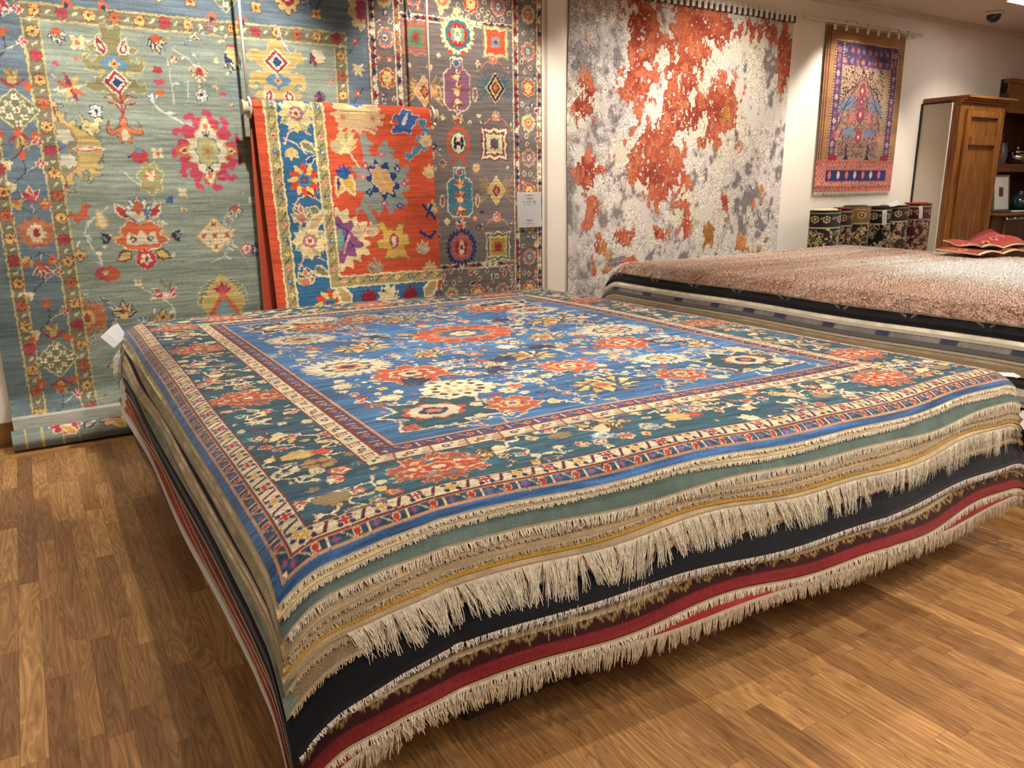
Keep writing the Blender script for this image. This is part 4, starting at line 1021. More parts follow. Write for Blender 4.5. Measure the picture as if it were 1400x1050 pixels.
    a, b = P(2.6, 1.27); cv.line([(a-.06,b),(a+.02,b-.05),(a+.06,b-.0)], .022, (30,56,110)); cv.line([(a-.02,b+.2),(a+.07,b+.1)], .022, (30,56,110)); cv.line([(a+.05,b+.2),(a,b+.11)], .022, (30,56,110))
    cv.clip = None
    cv.warp(2.2, 4.0, 54)
    cv.wool(6, .20, .09, .12)
    return cv

def pat_abstract():
    W, H = 2.90, 2.96; px = .0062      # y 0 = z .32
    cv = Cv(W, H, px, (196,186,178)); X, Y = cv.xy(); ny, nx = cv.ny, cv.nx
    n1 = fbm(ny, nx, .28/px, .2/px, 41, 6, .62); n2 = fbm(ny, nx, .085/px, .06/px, 57, 4, .62); n3 = fbm(ny, nx, .2/px, .26/px, 71, 5, .6); n4 = fbm(ny, nx, .5/px, .5/px, 83, 4)
    base = np.array((206,197,188))/255.; grey = np.array((148,140,136))/255.; warm = np.array((212,202,178))/255.; dkc = np.array((96,88,94))/255.
    a = base*np.ones((ny, nx, 1))
    a = a + (warm-base)*np.clip((n4-.45)*4, 0, 1)[..., None]
    gmask = np.clip((n3*.5 + n2*.5 - .5 + .1*(1-np.clip(X/1.2,0,1))*np.clip((Y-1.6)/1,0,1) + .08*np.clip(1-X/.8,0,1))*9, 0, 1)*.7
    a = a + (grey-a)*gmask[..., None]
    a = a + (dkc-a)*(np.clip((n3*.5+n2*.5-.575)*22, 0, 1)*.6)[..., None]
    def blobs(lst):
        f = np.zeros((ny, nx))
        for wx, wz, rx, rz, s_ in lst:
            f = np.maximum(f, s_*np.exp(-(((X-(wx-4.22))/rx)**2 + ((Y-(wz-.32))/rz)**2)))
        return f
    org = blobs([(5.07,2.9,.3,.5,1),(5.05,2.55,.34,.3,1),(5.62,3.0,.33,.5,.95),(5.55,2.5,.3,.5,.9),(5.2,2.05,.3,.4,.8),(5.36,1.75,.36,.35,1.05),(5.65,1.6,.16,.3,.9),(5.72,2.3,.3,.25,.8),(6.15,2.35,.3,.3,1),(6.05,2.1,.28,.2,.8),
                 (4.42,2.35,.16,.22,.85),(4.42,1.75,.16,.25,.95),(4.48,1.38,.14,.2,.85),(6.0,3.1,.3,.2,.85),(6.65,3.1,.35,.18,.8),(7.03,2.95,.14,.4,1),(4.95,1.15,.3,.12,.9),(5.3,1.15,.2,.1,.8),(5.7,1.35,.08,.3,.8),(5.0,.75,.12,.3,.7),(4.55,.95,.1,.3,.7),(6.7,1.4,.1,.12,.7),(6.25,1.45,.08,.1,.7)])
    om = ((org*.62 + n1*.72 + (n2-.5)*.85) > .69) & (fbm(ny, nx, .035/px, .03/px, 91, 2) < .76)
    oc = np.array((180,90,62))/255.; oc2 = np.array((140,58,42))/255.; oc3 = np.array((196,118,82))/255.
    t = np.clip((n3-.35)*3, 0, 1)[..., None]; ocol = oc2*(1-t) + oc*t; ocol = ocol + (oc3-ocol)*(np.clip((n2-.52)*6, 0, 1)*.8)[..., None]
    a = np.where(om[..., None], ocol, a)
    gold = blobs([(6.83,1.6,.12,.4,1),(6.9,1.05,.3,.12,1),(6.54,1.0,.2,.14,1),(6.02,1.07,.16,.2,1),(4.62,.95,.13,.25,1),(6.18,2.3,.14,.22,.85),(5.35,1.0,.1,.2,.8),(6.0,1.95,.2,.1,.7),(6.9,2.2,.08,.3,.7)])
    gm = (gold*.6 + n1*.7 + (n2-.5)*.6) > .84
    gc = np.array((178,120,64))/255.; a = np.where(gm[..., None], gc*(.85+.3*t), a)
    rs = np.random.RandomState(5)
    # carved pile: thin pale and dark squiggles along noise contours
    n5 = fbm(ny, nx, .045/px, .035/px, 97, 2); q5 = n5*7 + n1*2
    lines = vnoise(ny, nx, .2/px, .2/px, 101) > .38
    c1 = (np.abs((q5 % 1) - .5) < .10) & lines; a = np.where(c1[..., None], a*.66, a)
    c2 = (np.abs(((q5 + .2) % 1) - .5) < .10) & lines; a = np.where(c2[..., None], np.minimum(a*1.16 + .03, 1), a)
    a = a*(1 + .16*(rs.rand(ny, nx, 1)-.5))
    cv.a = np.clip(a, .01, 1).astype(np.float32); cv.relief = q5 % 1; cv.om = om | gm
    return cv

def pat_tapestry():
    # x 0..1.42 (world 7.68..9.1), y 0 = z 1.51 .. 3.26
    W, H = 1.43, 1.76; TANG = (150,112,70); cv = Cv(W, H, .0062, TANG); X, Y = cv.xy()
    MX = W/2; rs = random.Random(8)
    PK = (156,100,96); NV = (72,54,78); IV = (156,128,104)
    setc(cv, (Y < .36), (176,98,86)); setc(cv, (Y < .36) & (((X*31).astype(int) + (Y*31).astype(int)) % 2 == 0), (196,128,108))
    bx0, bx1, bt = .16, W-.09, 1.62
    cv.rect(bx0, bx1, .36, bt, NV)
    cv.rect(.18, W-.12, .13, .25, (44,46,96))
    fx0, fx1, ft = .31, W-.24, 1.36
    cv.rect(fx0, fx1, .36, ft, IV)
    for x in (.02, .06): cv.rect(x, x+.02, .3, H, (104,56,48))
    # border rosettes & scroll
    for x in (bx0+.075, bx1-.075):
        for q in range(14): cv.rosette(x, .45+q*.083, .032, (PK, (196,150,130), (120,60,76))[q % 3], IV, (90,84,130))
    for q in range(11):
        for z in (1.42, 1.53): cv.rosette(bx0+.06+q*.112, z, .034, (PK, (96,90,140), (150,70,76))[(q+int(z*10)) % 3], IV, (60,50,90))
    for x in (bx0, fx0-.012, fx1, bx1-.02):
        q = .36
        while q < bt: cv.polar(x+.008, q, .010, .009, (216,170,130)); q += .03
    for z in (ft+.005, bt):
        x = bx0 if z == bt else fx0
        while x < (bx1 if z == bt else fx1): cv.polar(x, z, .01, .010, (216,170,130)); x += .032
    # fine leaf fill
    for _ in range(900):
        x, y = rs.uniform(fx0, MX), rs.uniform(.38, ft); c = rs.choice(((140,70,72),(70,58,90),(166,100,84),(110,104,126),(100,56,64),(130,104,80)))
        for sx in (x, 2*MX-.035-x+.0): cv.leaf(sx, y, .035, .018, rs.choice((.6, 2.4, PI/2)), c)
    # arch
    apex = (MX-.02, ft-.03)
    arch = [(fx0,.95),(fx0+.05,1.02),(fx0+.08,1.08),(fx0+.2,1.15),(fx0+.28,1.17),(fx0+.33,1.26)]
    for sg in (0, 1):
        f = (lambda p: p) if sg == 0 else (lambda p: (2*apex[0]-p[0], p[1]))
        cor = [f(p) for p in ([(fx0, ft), (fx0, .95)] + arch[1:] + [(apex[0], ft-.01)])]
        cv.clip = None; cv.poly(cor, IV)
        for _ in range(140):
            u, v = rs.uniform(0, .42), rs.uniform(0, .36)
            if u/.42 + v/.36 > 1.05: continue
            p = f((fx0+u, ft-v)); cv.leaf(p[0], p[1], .03, .016, rs.uniform(0, 6), (28,24,40))
        cv.line([f(p) for p in (arch + [apex])], .012, (40,26,30))
    # tree trunks and branches, blossoms (mirrored)
    for sg in (-1, 1):
        bx = MX-.02+sg*.2
        cv.line([(bx,.38),(bx+sg*.01,.52)], .024, (22,22,40)); cv.poly([(bx-.05,.365),(bx,.42),(bx+.05,.365)], (22,22,40))
        for k, (u, v, w_) in enumerate(((.08,.66,.1),(.02,.64,.08),(.15,.64,.07),(.1,.98,.12),(.2,.94,.1),(.26,.88,.08),(.14,.93,.08))): cv.fan(bx+sg*(u-.08), v, w_, PI/2+sg*.4, ((92,108,136),(108,122,146)), None, 6, 3)
        cv.line([(bx,.5),(bx-sg*.06,.58),(bx-sg*.12,.6)], .008, (90,40,40)); cv.line([(bx,.5),(bx+sg*.1,.62)], .008, (90,40,40))
        cv.line([(bx+sg*.22,.62),(bx+sg*.16,.8),(bx+sg*.1,.95),(bx-sg*.02,1.1),(bx-sg*.08,1.2)], .013, (70,34,36)); cv.line([(bx+sg*.25,.8),(bx+sg*.15,.9),(bx,1.0)], .010, (70,34,36))
        cv.fan(bx-sg*.02, .80, .12, PI/2+sg*.8, ((176,92,78),(186,112,92)), None, 6, 2); cv.fan(bx+sg*.2, .6, .1, PI/2, ((170,92,82),(186,122,100)), None, 5, 1.6)
        for k in range(4): cv.hook(bx-sg*.05, 1.0+k*.06, .05, 1.2, (96,50,50), .008, 2.2*sg)
    c = MX-.02
    for z, r in ((.62,.06),(.86,.07),(1.12,.065),(1.0,.04)):
        r *= .8; cv.polar(c, z, r, r*1.3, (150,58,64), n=8, amp=.15, out=(96,64,90), ow=.012); cv.polar(c, z, r*.5, r*.6, (196,116,108), n=6, amp=.2); cv.polar(c, z, r*.2, r*.3, CR)
    cv.line([(c-.06,.7),(c,.78),(c+.06,.7),(c,.63),(c-.06,.7)], .008, (110,40,44))
    # bottom cartouches
    for q in range(7): cv.polar(.24+q*.155, .19, .028, .042, (216,110,96) if q % 2 == 0 else (214,190,170), n=8, amp=.12, out=(96,60,110), ow=.01)
    for q in range(46): cv.polar(.03+q*.031, .335, .011, .014, (190,70,70)); cv.polar(.03+q*.031, .05, .011, .014, (140,54,66)); cv.polar(.045+q*.031, .09, .009, .01, (226,160,130))
    for q in range(3): cv.polar(.2+q*.055, .38, .025, .035, (150,34,48)); cv.polar(W-.14-q*.055, .38, .025, .035, (150,34,48))
    for _ in range(900):
        x, y = rs.uniform(bx0, bx1), rs.uniform(.4, bt)
        if fx0 < x < fx1 and y < ft: continue
        cv.leaf(x, y, .022, .012, rs.uniform(0, 6), rs.choice(((110,84,110),(140,80,90),(96,70,100),(160,120,110))))
    for _ in range(700): cv.leaf(rs.uniform(.02, W-.02), rs.choice((rs.uniform(.03,.12), rs.uniform(.26,.34))), .02, .012, rs.uniform(0, 6), rs.choice(((150,80,76),(196,140,116),(130,70,80))))
    cv.wool(2, .12, .1, .12)
    return cv

def pat_scroll(w, h, ground, fig, alt, seed, px=.006, top=.17, line=None):
    """machine woven scroll pattern for the rolled carpets"""
    cv = Cv(w, h, px, ground); rs = random.Random(seed)
    n = int(w*h*420)
    for _ in range(n):
        x, y = rs.uniform(0, w), rs.uniform(0, h-top)
        z = rs.random(); c = fig if rs.random() < .75 else alt
        if z < .5: cv.hook(x, y, rs.uniform(.02, .045), rs.uniform(0, 6.28), c, .010, rs.choice((3.4, -3.4)))
        elif z < .8: cv.rosette(x, y, rs.uniform(.018, .03), c, ground, None, 5)
        else: cv.leaf(x, y, .05, .022, rs.uniform(0, 6.28), c)
    cv.rect(0, w, h-top, h, ground if line is None else line)
    cv.rect(0, w, h-top-.012, h-top, fig); cv.rect(0, w, h-.03, h-.02, fig)
    x = .08
    while x < w:
        cv.polar(x, h-top/2-.01, .055, .04, fig, n=6, amp=.25); cv.polar(x, h-top/2-.01, .04, .028, ground, n=6, amp=.25); cv.polar(x, h-top/2-.01, .016, .012, fig)
        cv.leaf(x+.07, h-top/2-.01, .05, .03, .5, alt); x += .16
    cv.wool(seed, .1, .08, .12); return cv
# ================================================================== ROOM
WY = 5.76; CZ = 3.52
struct(box('floor', (-4, 14, -4, 6.4, -.12, 0), M_FLOOR))
struct(box('ceiling', (-4, 14, -4, 6.4, CZ, CZ+.1), M_CEIL))
struct(box('wall_back', (-4, 11.44, WY, WY+.16, 0, CZ), M_WALL))
struct(box('wall_niche', (11.44, 13.06, 6.16, 6.3, 0, CZ), M_WALL))
struct(box('wall_back_right', (13.06, 14, WY, WY+.16, 0, CZ), M_WALL))
struct(box('wall_back_upper', (11.44, 13.06, WY, WY+.16, 2.93, CZ), M_WALL))
struct(box('wall_left', (-4.1, -4, -4, 6.0, 0, CZ), M_WALL))
struct(box('wall_right', (14, 14.1, -4, 6.0, 0, CZ), M_WALL))
struct(box('wall_front', (-4, 14, -4.1, -4, 0, CZ), M_WALL))
struct(box('baseboard_back', (-4, 3.98, WY-.022, WY-.001, 0, .16), M_BASEB, bev=.004))
struct(box('trim_1', (3.985, 4.165, WY-.035, WY-.001, 0.001, CZ-.001), M_WALL, bev=.004))
bm = bmesh.new()
for z0, z1, d in ((CZ-.055, CZ-.0005, .018), (CZ-.03, CZ-.0005, .05)): bm_box(bm, 4.17, 14, WY-d, WY-.0005, z0, z1, bev=.004)
struct(done('trim_2', bm, M_CEIL))

# ================================================================== HANGING RUGS
sagecv = pat_sage()
def rough_fn(x0, z0, y0, waves):
    def fn(U, V):
        y = y0 - .006*np.sin(U*3.1+1)*np.clip(V, 0, 1) - .004*np.sin(V*2.3+U*1.7)
        return np.stack([x0+U, y, z0+V], -1)
    return fn
hr = empty('hanging_rug', (1.1, 5.72, 0), 'large sage green floral rug with blue border hung at left, its foot rolled up', 'rug')
def sage_fn(U, V):
    # the foot leaves the wall and runs onto the roll
    y = 5.735 - .006*np.sin(U*3.1+1) - .10*np.clip((.22-V)/.12, 0, 1)**1.6
    return np.stack([-.22+U, y, V+.10], -1)
sc2 = Cv(sagecv.w, sagecv.h-.12, sagecv.px, (0, 0, 0)); k0 = int(.10/sagecv.px); sc2.a = sagecv.a[k0:k0+sc2.ny].copy()
n_ = int(.115/sagecv.px); sc2.a[:n_] = (np.array((196, 200, 188))/255.)*(.9+.2*fbm(n_, sc2.nx, 2, 20, 4, 2)[..., None])
cloth('pile', sc2, sage_fn, .008, M_PILE, hr, back=(150, 140, 116), nback=110)
# the roll: turned-up end shows cream back band, then the front pattern
rollcv = Cv(2.60, .46, .0055, (196, 200, 186)); X, Y = rollcv.xy()
rollcv.a[(Y > .02) & (Y < .30)] = np.array((124, 140, 138))/255.
rollcv.a[(Y > .10) & (Y < .16)] = np.array((150, 160, 150))/255.
rs = random.Random(5)
rollcv.clip = (Y < .30)
for k in range(9):
    x = .30 + k*.29; c = [((190,60,90),CR), (CR,RUST), ((216,150,90),CR)][k % 3]
    rollcv.polar(x, .19, .09, .07, c[0], n=8, amp=.3, out=c[1]); rollcv.polar(x, .19, .04, .03, c[1], n=6, amp=.3); rollcv.leaf(x+.11, .15, .1, .04, .7, CR, (60,90,140)); rollcv.leaf(x+.05, .12, .1, .04, 2.4, (222,170,90), CR)
rollcv.clip = None
for q in (.08, .17): rollcv.rect(q-.006, q+.006, 0, .46, (206,186,130)); rollcv.rect(q+.2, q+.206, 0, .30, (206,186,130))
rollcv.wool(5, .12, .06, .08)
def roll_fn(U, V):
    r = .068 - .014*(V/.46); a = -1.3 + V/.46*2*PI*1.05
    return np.stack([-.235+U, 5.60 + r*1.15*-np.cos(a-.2)*-1*-1, .072 + r*np.sin(a-.2)*-1*-1], -1)
cloth('rolled_end', rollcv, roll_fn, .006, M_PILE, hr, nback=30)['label'] = 'rolled up foot of the rug with pale edge'
U = np.linspace(0, 2.56, 60)
fringe('fringe', np.stack([-.22+U, 0*U+5.655, 0*U+.212], 1), np.stack([0*U, 0*U-.25, 0*U+1], 1), .035, M_CREAM, hr, spacing=.006, r=.0018, droop=.0, out_amt=.8, seed=3, Lvar=.5)

gc = pat_grey()
gr = empty('hanging_rug', (3.14, 5.72, 0), 'taupe grey rug with rows of small medallions hanging behind and right of the orange rug', 'rug')
def grey_fn(U, V): return np.stack([2.34+U, 5.748 - .004*np.sin(U*4+2) - .003*np.sin(V*2), .28+V], -1)
gc2 = Cv(gc.w, gc.h-.28, gc.px, (0,0,0)); o_ = gc.ny-gc2.ny; gc2.a = gc.a[o_:].copy()
cloth('pile', gc2, grey_fn, .007, M_PILE, gr, back=(120, 110, 100), edge=(70, 50, 44))
# fringe of the grey rug not seen: it ends behind the stack

# paper pinned on it
pp = empty('price_sheet', (3.79, 5.72, 1.4), 'white printed price sheet pinned to the grey rug by a small red pin', 'paper')
bm = bmesh.new(); rx0, rx1, rz0, rz1 = 3.665, 3.915, 1.255, 1.555
n = 10
vs = [[bm.verts.new((rx0+(rx1-rx0)*i/n, 5.728 - .006*math.sin(PI*i/n) - .010*(1-j/n), rz0+(rz1-rz0)*j/n)) for i in range(n+1)] for j in range(n+1)]
for j in range(n):
    for i in range(n): bm.faces.new((vs[j][i], vs[j][i+1], vs[j+1][i+1], vs[j+1][i]))
bmesh.ops.solidify(bm, geom=bm.faces[:], thickness=.001)
done('sheet', bm, M_PAPER, pp)
def yp(x, z): return 5.728 - .006*math.sin(PI*(x-rx0)/(rx1-rx0)) - .010*(1-(z-rz0)/(rz1-rz0)) - .0018
bm = bmesh.new()
for u0, u1, v, h in ((.30,.47,.905,.006),(.55,.72,.905,.006),(.38,.64,.82,.011),(.45,.57,.78,.006),(.21,.28,.735,.006),(.36,.60,.735,.005),(.66,.75,.735,.012),(.25,.33,.70,.005),(.40,.56,.70,.005),(.70,.75,.695,.012),(.70,.75,.66,.012),(.27,.32,.65,.005),(.40,.56,.645,.004),(.36,.62,.205,.008),(.40,.56,.17,.007),(.31,.68,.10,.005)):
    x = rx0 + u0*(rx1-rx0); x1 = rx0 + u1*(rx1-rx0); z = rz0 + v*(rz1-rz0)
    while x < x1-.004:
        l = min(rnd.uniform(.006, .018), x1-x); y = yp(x, z); bm_box(bm, x, x+l, y-.0004, y+.0004, z-h/2, z+h/2); x += l+.004
done('printing', bm, mat_plain('faint_print', (140, 138, 142), .8, .02), pp)
bm = bmesh.new(); bm_lathe(bm, [(.001,-.004),(.006,-.004),(.007,.0),(.006,.004),(.001,.004)], 0, 0, 0, 12)
bmesh.ops.rotate(bm, cent=(0,0,0), matrix=Matrix.Rotation(PI/2, 3, 'X'), verts=bm.verts[:]); bmesh.ops.translate(bm, vec=(3.79, 5.714, 1.53), verts=bm.verts[:])
o = done('pin', bm, M_RED, pp); o['label'] = 'red pin'

# orange rug over the pole
PYc, PZ, PR = 5.505, 2.132, .042
oc = pat_orange()
orr = empty('draped_rug', (2.05, 5.5, 0), 'bright orange rug with blue floral border draped over the hanging pole', 'rug')
def orange_fn(U, V):
    L = oc.h; s = V - (L-.07)
    th = np.clip(s/(PR+.015), 0, 10)
    drift = .055*(1-np.clip(V/L, 0, 1))
    on = s > 0
    y = np.where(on, PYc - (PR+.015)*np.cos(th), PYc - (PR+.015) - .010*np.sin(V*3)*np.clip((L-V), 0, 1) + .004*np.sin(U*9+V))
    z = np.where(on, PZ + (PR+.015)*np.sin(th), PZ + s)
    x = 1.415 + drift + U*1.012
    return np.stack([x, y, z], -1)
cloth('front_panel', oc, orange_fn, .009, M_PILE, orr, back=(120, 60, 44), edge=(150, 70, 44))
bc = Cv(1.29, 1.9, .012, (190, 84, 56)); bX, bY = bc.xy(); bc.a[(bX > .08) & (bX < .4)] = np.array((86, 104, 116))/255.; bc.wool(9, .2, .1, .12)
def back_fn(U, V):
    L = 1.9; s = V - (L-.10)
    th = np.clip(s/(PR+.015), 0, 10); on = s > 0
    y = np.where(on, PYc + (PR+.015)*np.cos(th), PYc + PR+.015 + .06*np.clip((L-V)/1.4, 0, 1)*np.clip((L-V)/.5, 0, 1))
    z = np.where(on, PZ + (PR+.015)*np.sin(th), PZ + s)
    return np.stack([1.402 - .01*(1-V/L) + .012 + (1.29-U)*1.012, y, z], -1)
o = cloth('back_panel', bc, back_fn, .009, M_PILE, orr, back=(190, 84, 56), edge=(190, 90, 60)); o['label'] = 'reddish brown back of the rug'
bm = bmesh.new()
prof = [(1.345, PR*.98), (1.345, PR), (2.795, PR), (2.795, PR*.98)]
bm_tube(bm, [(1.362, PYc, PZ), (1.7, PYc, PZ), (2.4, PYc, PZ), (2.79, PYc, PZ)], PR, 20)
pole = empty('hanging_pole', (2.05, PYc, PZ), 'thick beige pole that carries the orange rug, hung on two cords', 'pole')
done('tube', bm, M_POLE, pole)
for x in (1.355, 2.783):
    bm = bmesh.new(); bm_tube(bm, [(x, PYc, PZ), (x+.014, PYc, PZ)], PR+.006, 20); done('end_cap', bm, M_POLE, pole)
for i, (x, lab) in enumerate(((1.402, 'left white cord holding the beige pole in front of the sage rug'), (2.75, 'right white cord holding the beige pole in front of the taupe rug'))):
    c = empty('rope', (x, PYc, CZ), lab, 'cord', 'cords of the hanging pole')
    bm = bmesh.new(); bm_tube(bm, [(x, PYc, CZ-.002), (x, PYc, 2.9), (x, PYc, PZ+PR+.02)], .009, 8); done('cord', bm, M_CORD, c)
    bm = bmesh.new(); bm_tube(bm, [(x+.0, PYc + (PR+.022)*math.sin(a), PZ + (PR+.022)*math.cos(a)) for a in [k*2*PI/16 for k in range(17)]], .008, 6); done('loop', bm, M_CORD, c)
    if i: 
        bm = bmesh.new(); bm_lathe(bm, [(.002,-.014),(.012,-.01),(.014,0),(.012,.01),(.002,.014)], x+.015, PYc-.03, PZ-PR-.025, 10); done('bead', bm, M_WHITE, c)

# abstract rug
ac = pat_abstract()
ar = empty('hanging_rug', (5.67, 5.72, 0), 'distressed abstract rug in grey and rust orange hanging on the middle wall', 'rug')
rel = ac.relief; rm = ac.om
def abs_fn(U, V):
    y = 5.742 - .004*np.sin(U*4) - .005*np.sin(V*2.6+U)*np.clip(3-V, 0, 1) - .0022*np.abs(rel-.5)*2 - .003*rm
    return np.stack([4.215+U + .008*np.sin(V*2.5), y, .30+V], -1)
cloth('pile', ac, abs_fn, .010, M_PILE, ar, back=(150, 140, 130), edge=(120, 90, 80))
rail = empty('clip_rail', (5.67, 5.72, 3.26), 'white rail with a row of clips along the top of the abstract rug', 'rail')
bm = bmesh.new(); bm_box(bm, 4.19, 7.18, 5.732, 5.755, 3.268, 3.300, bev=.003); done('rail_bar', bm, M_WHITE, rail)
bm = bmesh.new(); bm_box(bm, -.019, .019, -.012, .0, -.058, .030, bev=.003); bm_box(bm, -.010, .010, -.020, -.012, -.03, .015, bev=.002)
me = bpy.data.meshes.new('clip'); bm.to_mesh(me); bm.free(); me.materials.append(M_WHITE)
for k in range(38):
    o = bpy.data.objects.new('clip', me); C.objects.link(o); o.location = (4.24 + k*.0785, 5.728, 3.285 + rnd.uniform(-.004, .004)); keep(o, rail); o.rotation_euler.y = rnd.uniform(-.06, .06)
bm = bmesh.new(); bm_box(bm, -.019, .019, -.009, -.001, -.045, .022)
me2 = bpy.data.meshes.new('clip_jaw'); bm.to_mesh(me2); bm.free(); me2.materials.append(mat_plain('dark_clip', (60, 44, 34), .6))
for k in range(37):
    o = bpy.data.objects.new('clip_jaw', me2); C.objects.link(o); o.location = (4.24 + (k+.5)*.0785, 5.733, 3.262 + rnd.uniform(-.004, .004)); keep(o, rail)

# tapestry
tc_ = pat_tapestry()
tp = empty('tapestry', (8.4, 5.72, 1.5), 'small pictorial flowering tree rug hung above the upright carpet rolls', 'rug')
def tap_fn(U, V): return np.stack([7.655 + U*1.03 + .01*np.sin(V*2), 5.728 - .012*np.sin(U*4.2)*(.3+V/2) - .004*np.sin(U*17)*V, 1.50+V], -1)
cloth('pile', tc_, tap_fn, .006, M_PILE_FINE, tp, back=(150, 120, 90), edge=(90, 54, 44))
U = np.linspace(0, 1.43, 40)
P0 = tap_fn(U, U*0); fringe('fringe', P0, np.stack([0*U, 0*U-.3, 0*U-.3], 1), .05, M_CREAM, tp, spacing=.006, r=.0022, out_amt=.25, seed=9, Lvar=.4)
rod = empty('curtain_rod', (8.4, 5.70, 3.27), 'thin rod with hanging rings above the pictorial rug', 'rod')
bm = bmesh.new(); bm_tube(bm, [(7.2, 5.690, 3.285), (8.4, 5.690, 3.285), (9.37, 5.690, 3.285)], .014, 10); done('bar', bm, M_POLE, rod)
for k in range(8):
    x = 7.72 + k*.194
    bm = bmesh.new()
    bm_tube(bm, [(x + .026*math.cos(a)*.4, 5.690 + .024*math.cos(a), 3.275 + .03*math.sin(a)) for a in [q*2*PI/12 for q in range(13)]], .006, 6)
    bm_box(bm, x-.014, x+.014, 5.672, 5.686, 3.205, 3.255, bev=.003)
    done('ring', bm, M_CORD, rod)
U = np.linspace(0, 1.43, 40); P1 = tap_fn(U, U*0+1.755)
fringe('top_fringe', P1, np.stack([0*U, 0*U-.2, 0*U+1], 1), .045, M_TANF, tp, spacing=.012, r=.003, droop=0, out_amt=.8, seed=12, Lvar=.5, clump=1.2)

# ================================================================== MAIN STACK
TW, TH = 3.22, 3.66
cN, cR, cB, cL = (np.array(p) for p in ((.382, 1.645), (3.60, 1.57), (3.60, 5.25), (.455, 5.40)))
BOWX = np.array([.38, .83, 1.55, 2.1, 2.53, 3.09, 3.6]); BOWY = np.array([0, .062, .012, -.03, -.056, -.02, 0])
def stack_surface(t, oN, oL, oR, oB, seed, W=TW, H=TH, wav=.003):
    ph = [random.Random(seed).uniform(0, 6) for _ in range(6)]
    def fn(U, V):
        w1 = .0035*np.sin(U*4.1+ph[0]) + .002*np.sin(U*9+ph[1]); w2 = .007*np.sin(V*3.3+ph[2])
        o1 = np.maximum(oN + w1*(oN > 0), 0); o2 = np.maximum((oL + w2*(oL > 0))*(.30 + .70*V/H), 0)
        u = (U/W*(TW+o2+oR) - o2)/TW; v = (V/H*(TH+o1+oB) - o1)/TH
        xy = (cN*((1-u)*(1-v))[..., None] + cR*(u*(1-v))[..., None] + cB*(u*v)[..., None] + cL*((1-u)*v)[..., None])
        x, y = xy[..., 0], xy[..., 1]
        y = y + np.interp(x, BOWX, BOWY)*np.exp(-np.maximum(v, 0)*TH/.35)
        dn, dl, dr, db = -v*TH, -u*TW, (u-1)*TW, (v-1)*TH
        z = .803 - t
        z = z - 5.0*np.maximum(0, dn+.10)**2 - 3.0*np.maximum(0, dl+.14)**2 - 2.0*np.maximum(0, dr+.12)**2 - 1.5*np.maximum(0, db+.12)**2
        z = z - .45*np.maximum(0, dn+.25)*np.maximum(0, dl+.28)
        z = z + .007*np.sin(x*2.3+.6)*np.sin(y*1.9+.4)*1.0 + .004*np.sin(x*9+y*3)*np.exp(-np.maximum(-dn, 0)/.15)
        z = z + .0035*(np.sin(x*3.7+1.1)+.7*np.sin(x*8.3))*np.exp(-np.maximum(-dn, 0)/.2) + .005*np.sin(y*5.1+2.)*np.exp(-np.maximum(-dl, 0)/.2)
        return np.stack([x, y, z], -1)
    return fn
G1 = 'rugs piled in the near stack'
def edge_pts(fn, W, n=90, dz=-.006, u0=.004, u1=.996):
    U = np.linspace(W*u0, W*u1, n); P = fn(U, U*0+.001).copy(); P[:, 2] += dz
    P2 = fn(U, U*0+.03); o = P - P2; return P, o
tagtop = empty('rug', (2, 3.4, .8), 'blue floral rug with teal and ivory borders lying on top of the near stack', 'rug', G1)
topcv = pat_top()
f0 = stack_surface(0, 0, 0, 0, 0, 1)
cloth('pile', topcv, f0, .011, M_PILE, tagtop, vert=True, nback=120, back=(170, 150, 120), edge=(206, 190, 156))
P, o_ = edge_pts(f0, TW); fringe('fringe', P, o_, .013, M_CREAM, tagtop, spacing=.0022, r=.0026, seed=20, out_amt=1.0, droop=.6, Lvar=.35, clump=1.0)

def layer_cv(px, front, left, seed, deco=None):
    cv = Cv(TW, TH, px, front); X, Y = cv.xy()
    cv.a[(X < .10) & (Y > .05)] = np.array(left)/255.
    if deco: deco(cv, X, Y)
    cv.wool(seed, .16, .1, .12); return cv
def deco_gold(cv, X, Y):
    rs = random.Random(3); cv.a[(X < .08)] = np.array((150, 60, 36))/255.
    cv.rect(0, TW, .0, .2, (62, 20, 22))
def gold_strip():
    cv = Cv(TW, .09, .0032, (56, 22, 22)); cv.rect(0, TW, .0, .017, (126, 38, 40)); x = .04; k = 0
    g, g2 = (138, 118, 72), (104, 90, 56)
    while x < TW:
        cv.line([(x-.03,.034),(x,.026),(x+.03,.038),(x+.06,.030)], .004, g2)
        cv.polar(x, .034, .020, .013, g, n=7, amp=.35); cv.polar(x, .034, .010, .006, (70, 30, 28)); cv.leaf(x+.018, .030, .030, .012, .5, g); cv.leaf(x-.018, .036, .028, .012, 2.7, g2)
        cv.leaf(x+.045, .040, .024, .012, -.7, g); cv.polar(x+.05, .050, .012, .009, g2, n=5, amp=.3); x += .088 + .006*(k % 2); k += 1
    cv.warp(.8, 3, 5); cv.wool(4, .15, .1, .2); return cv
def deco_sides(c1, c2, c3):
    def f(cv, X, Y):
        cv.a[(X < .16) & (Y > .06)] = np.array(c1)/255.; cv.a[X < .028] = np.array(c2)/255.; rs = random.Random(8); y = .14
        cv.rect(.034, .04, .12, TH, (206,180,130))
        while y < TH:
            cv.line([(.045, y), (.09, y+.02), (.05, y+.04), (.09, y+.055)], .012, c3); cv.leaf(.06, y+.06, .04, .02, rs.uniform(0, 6), (214,190,140)); y += .09
        cv.rect(.105, .112, .12, TH, c2)
    return f
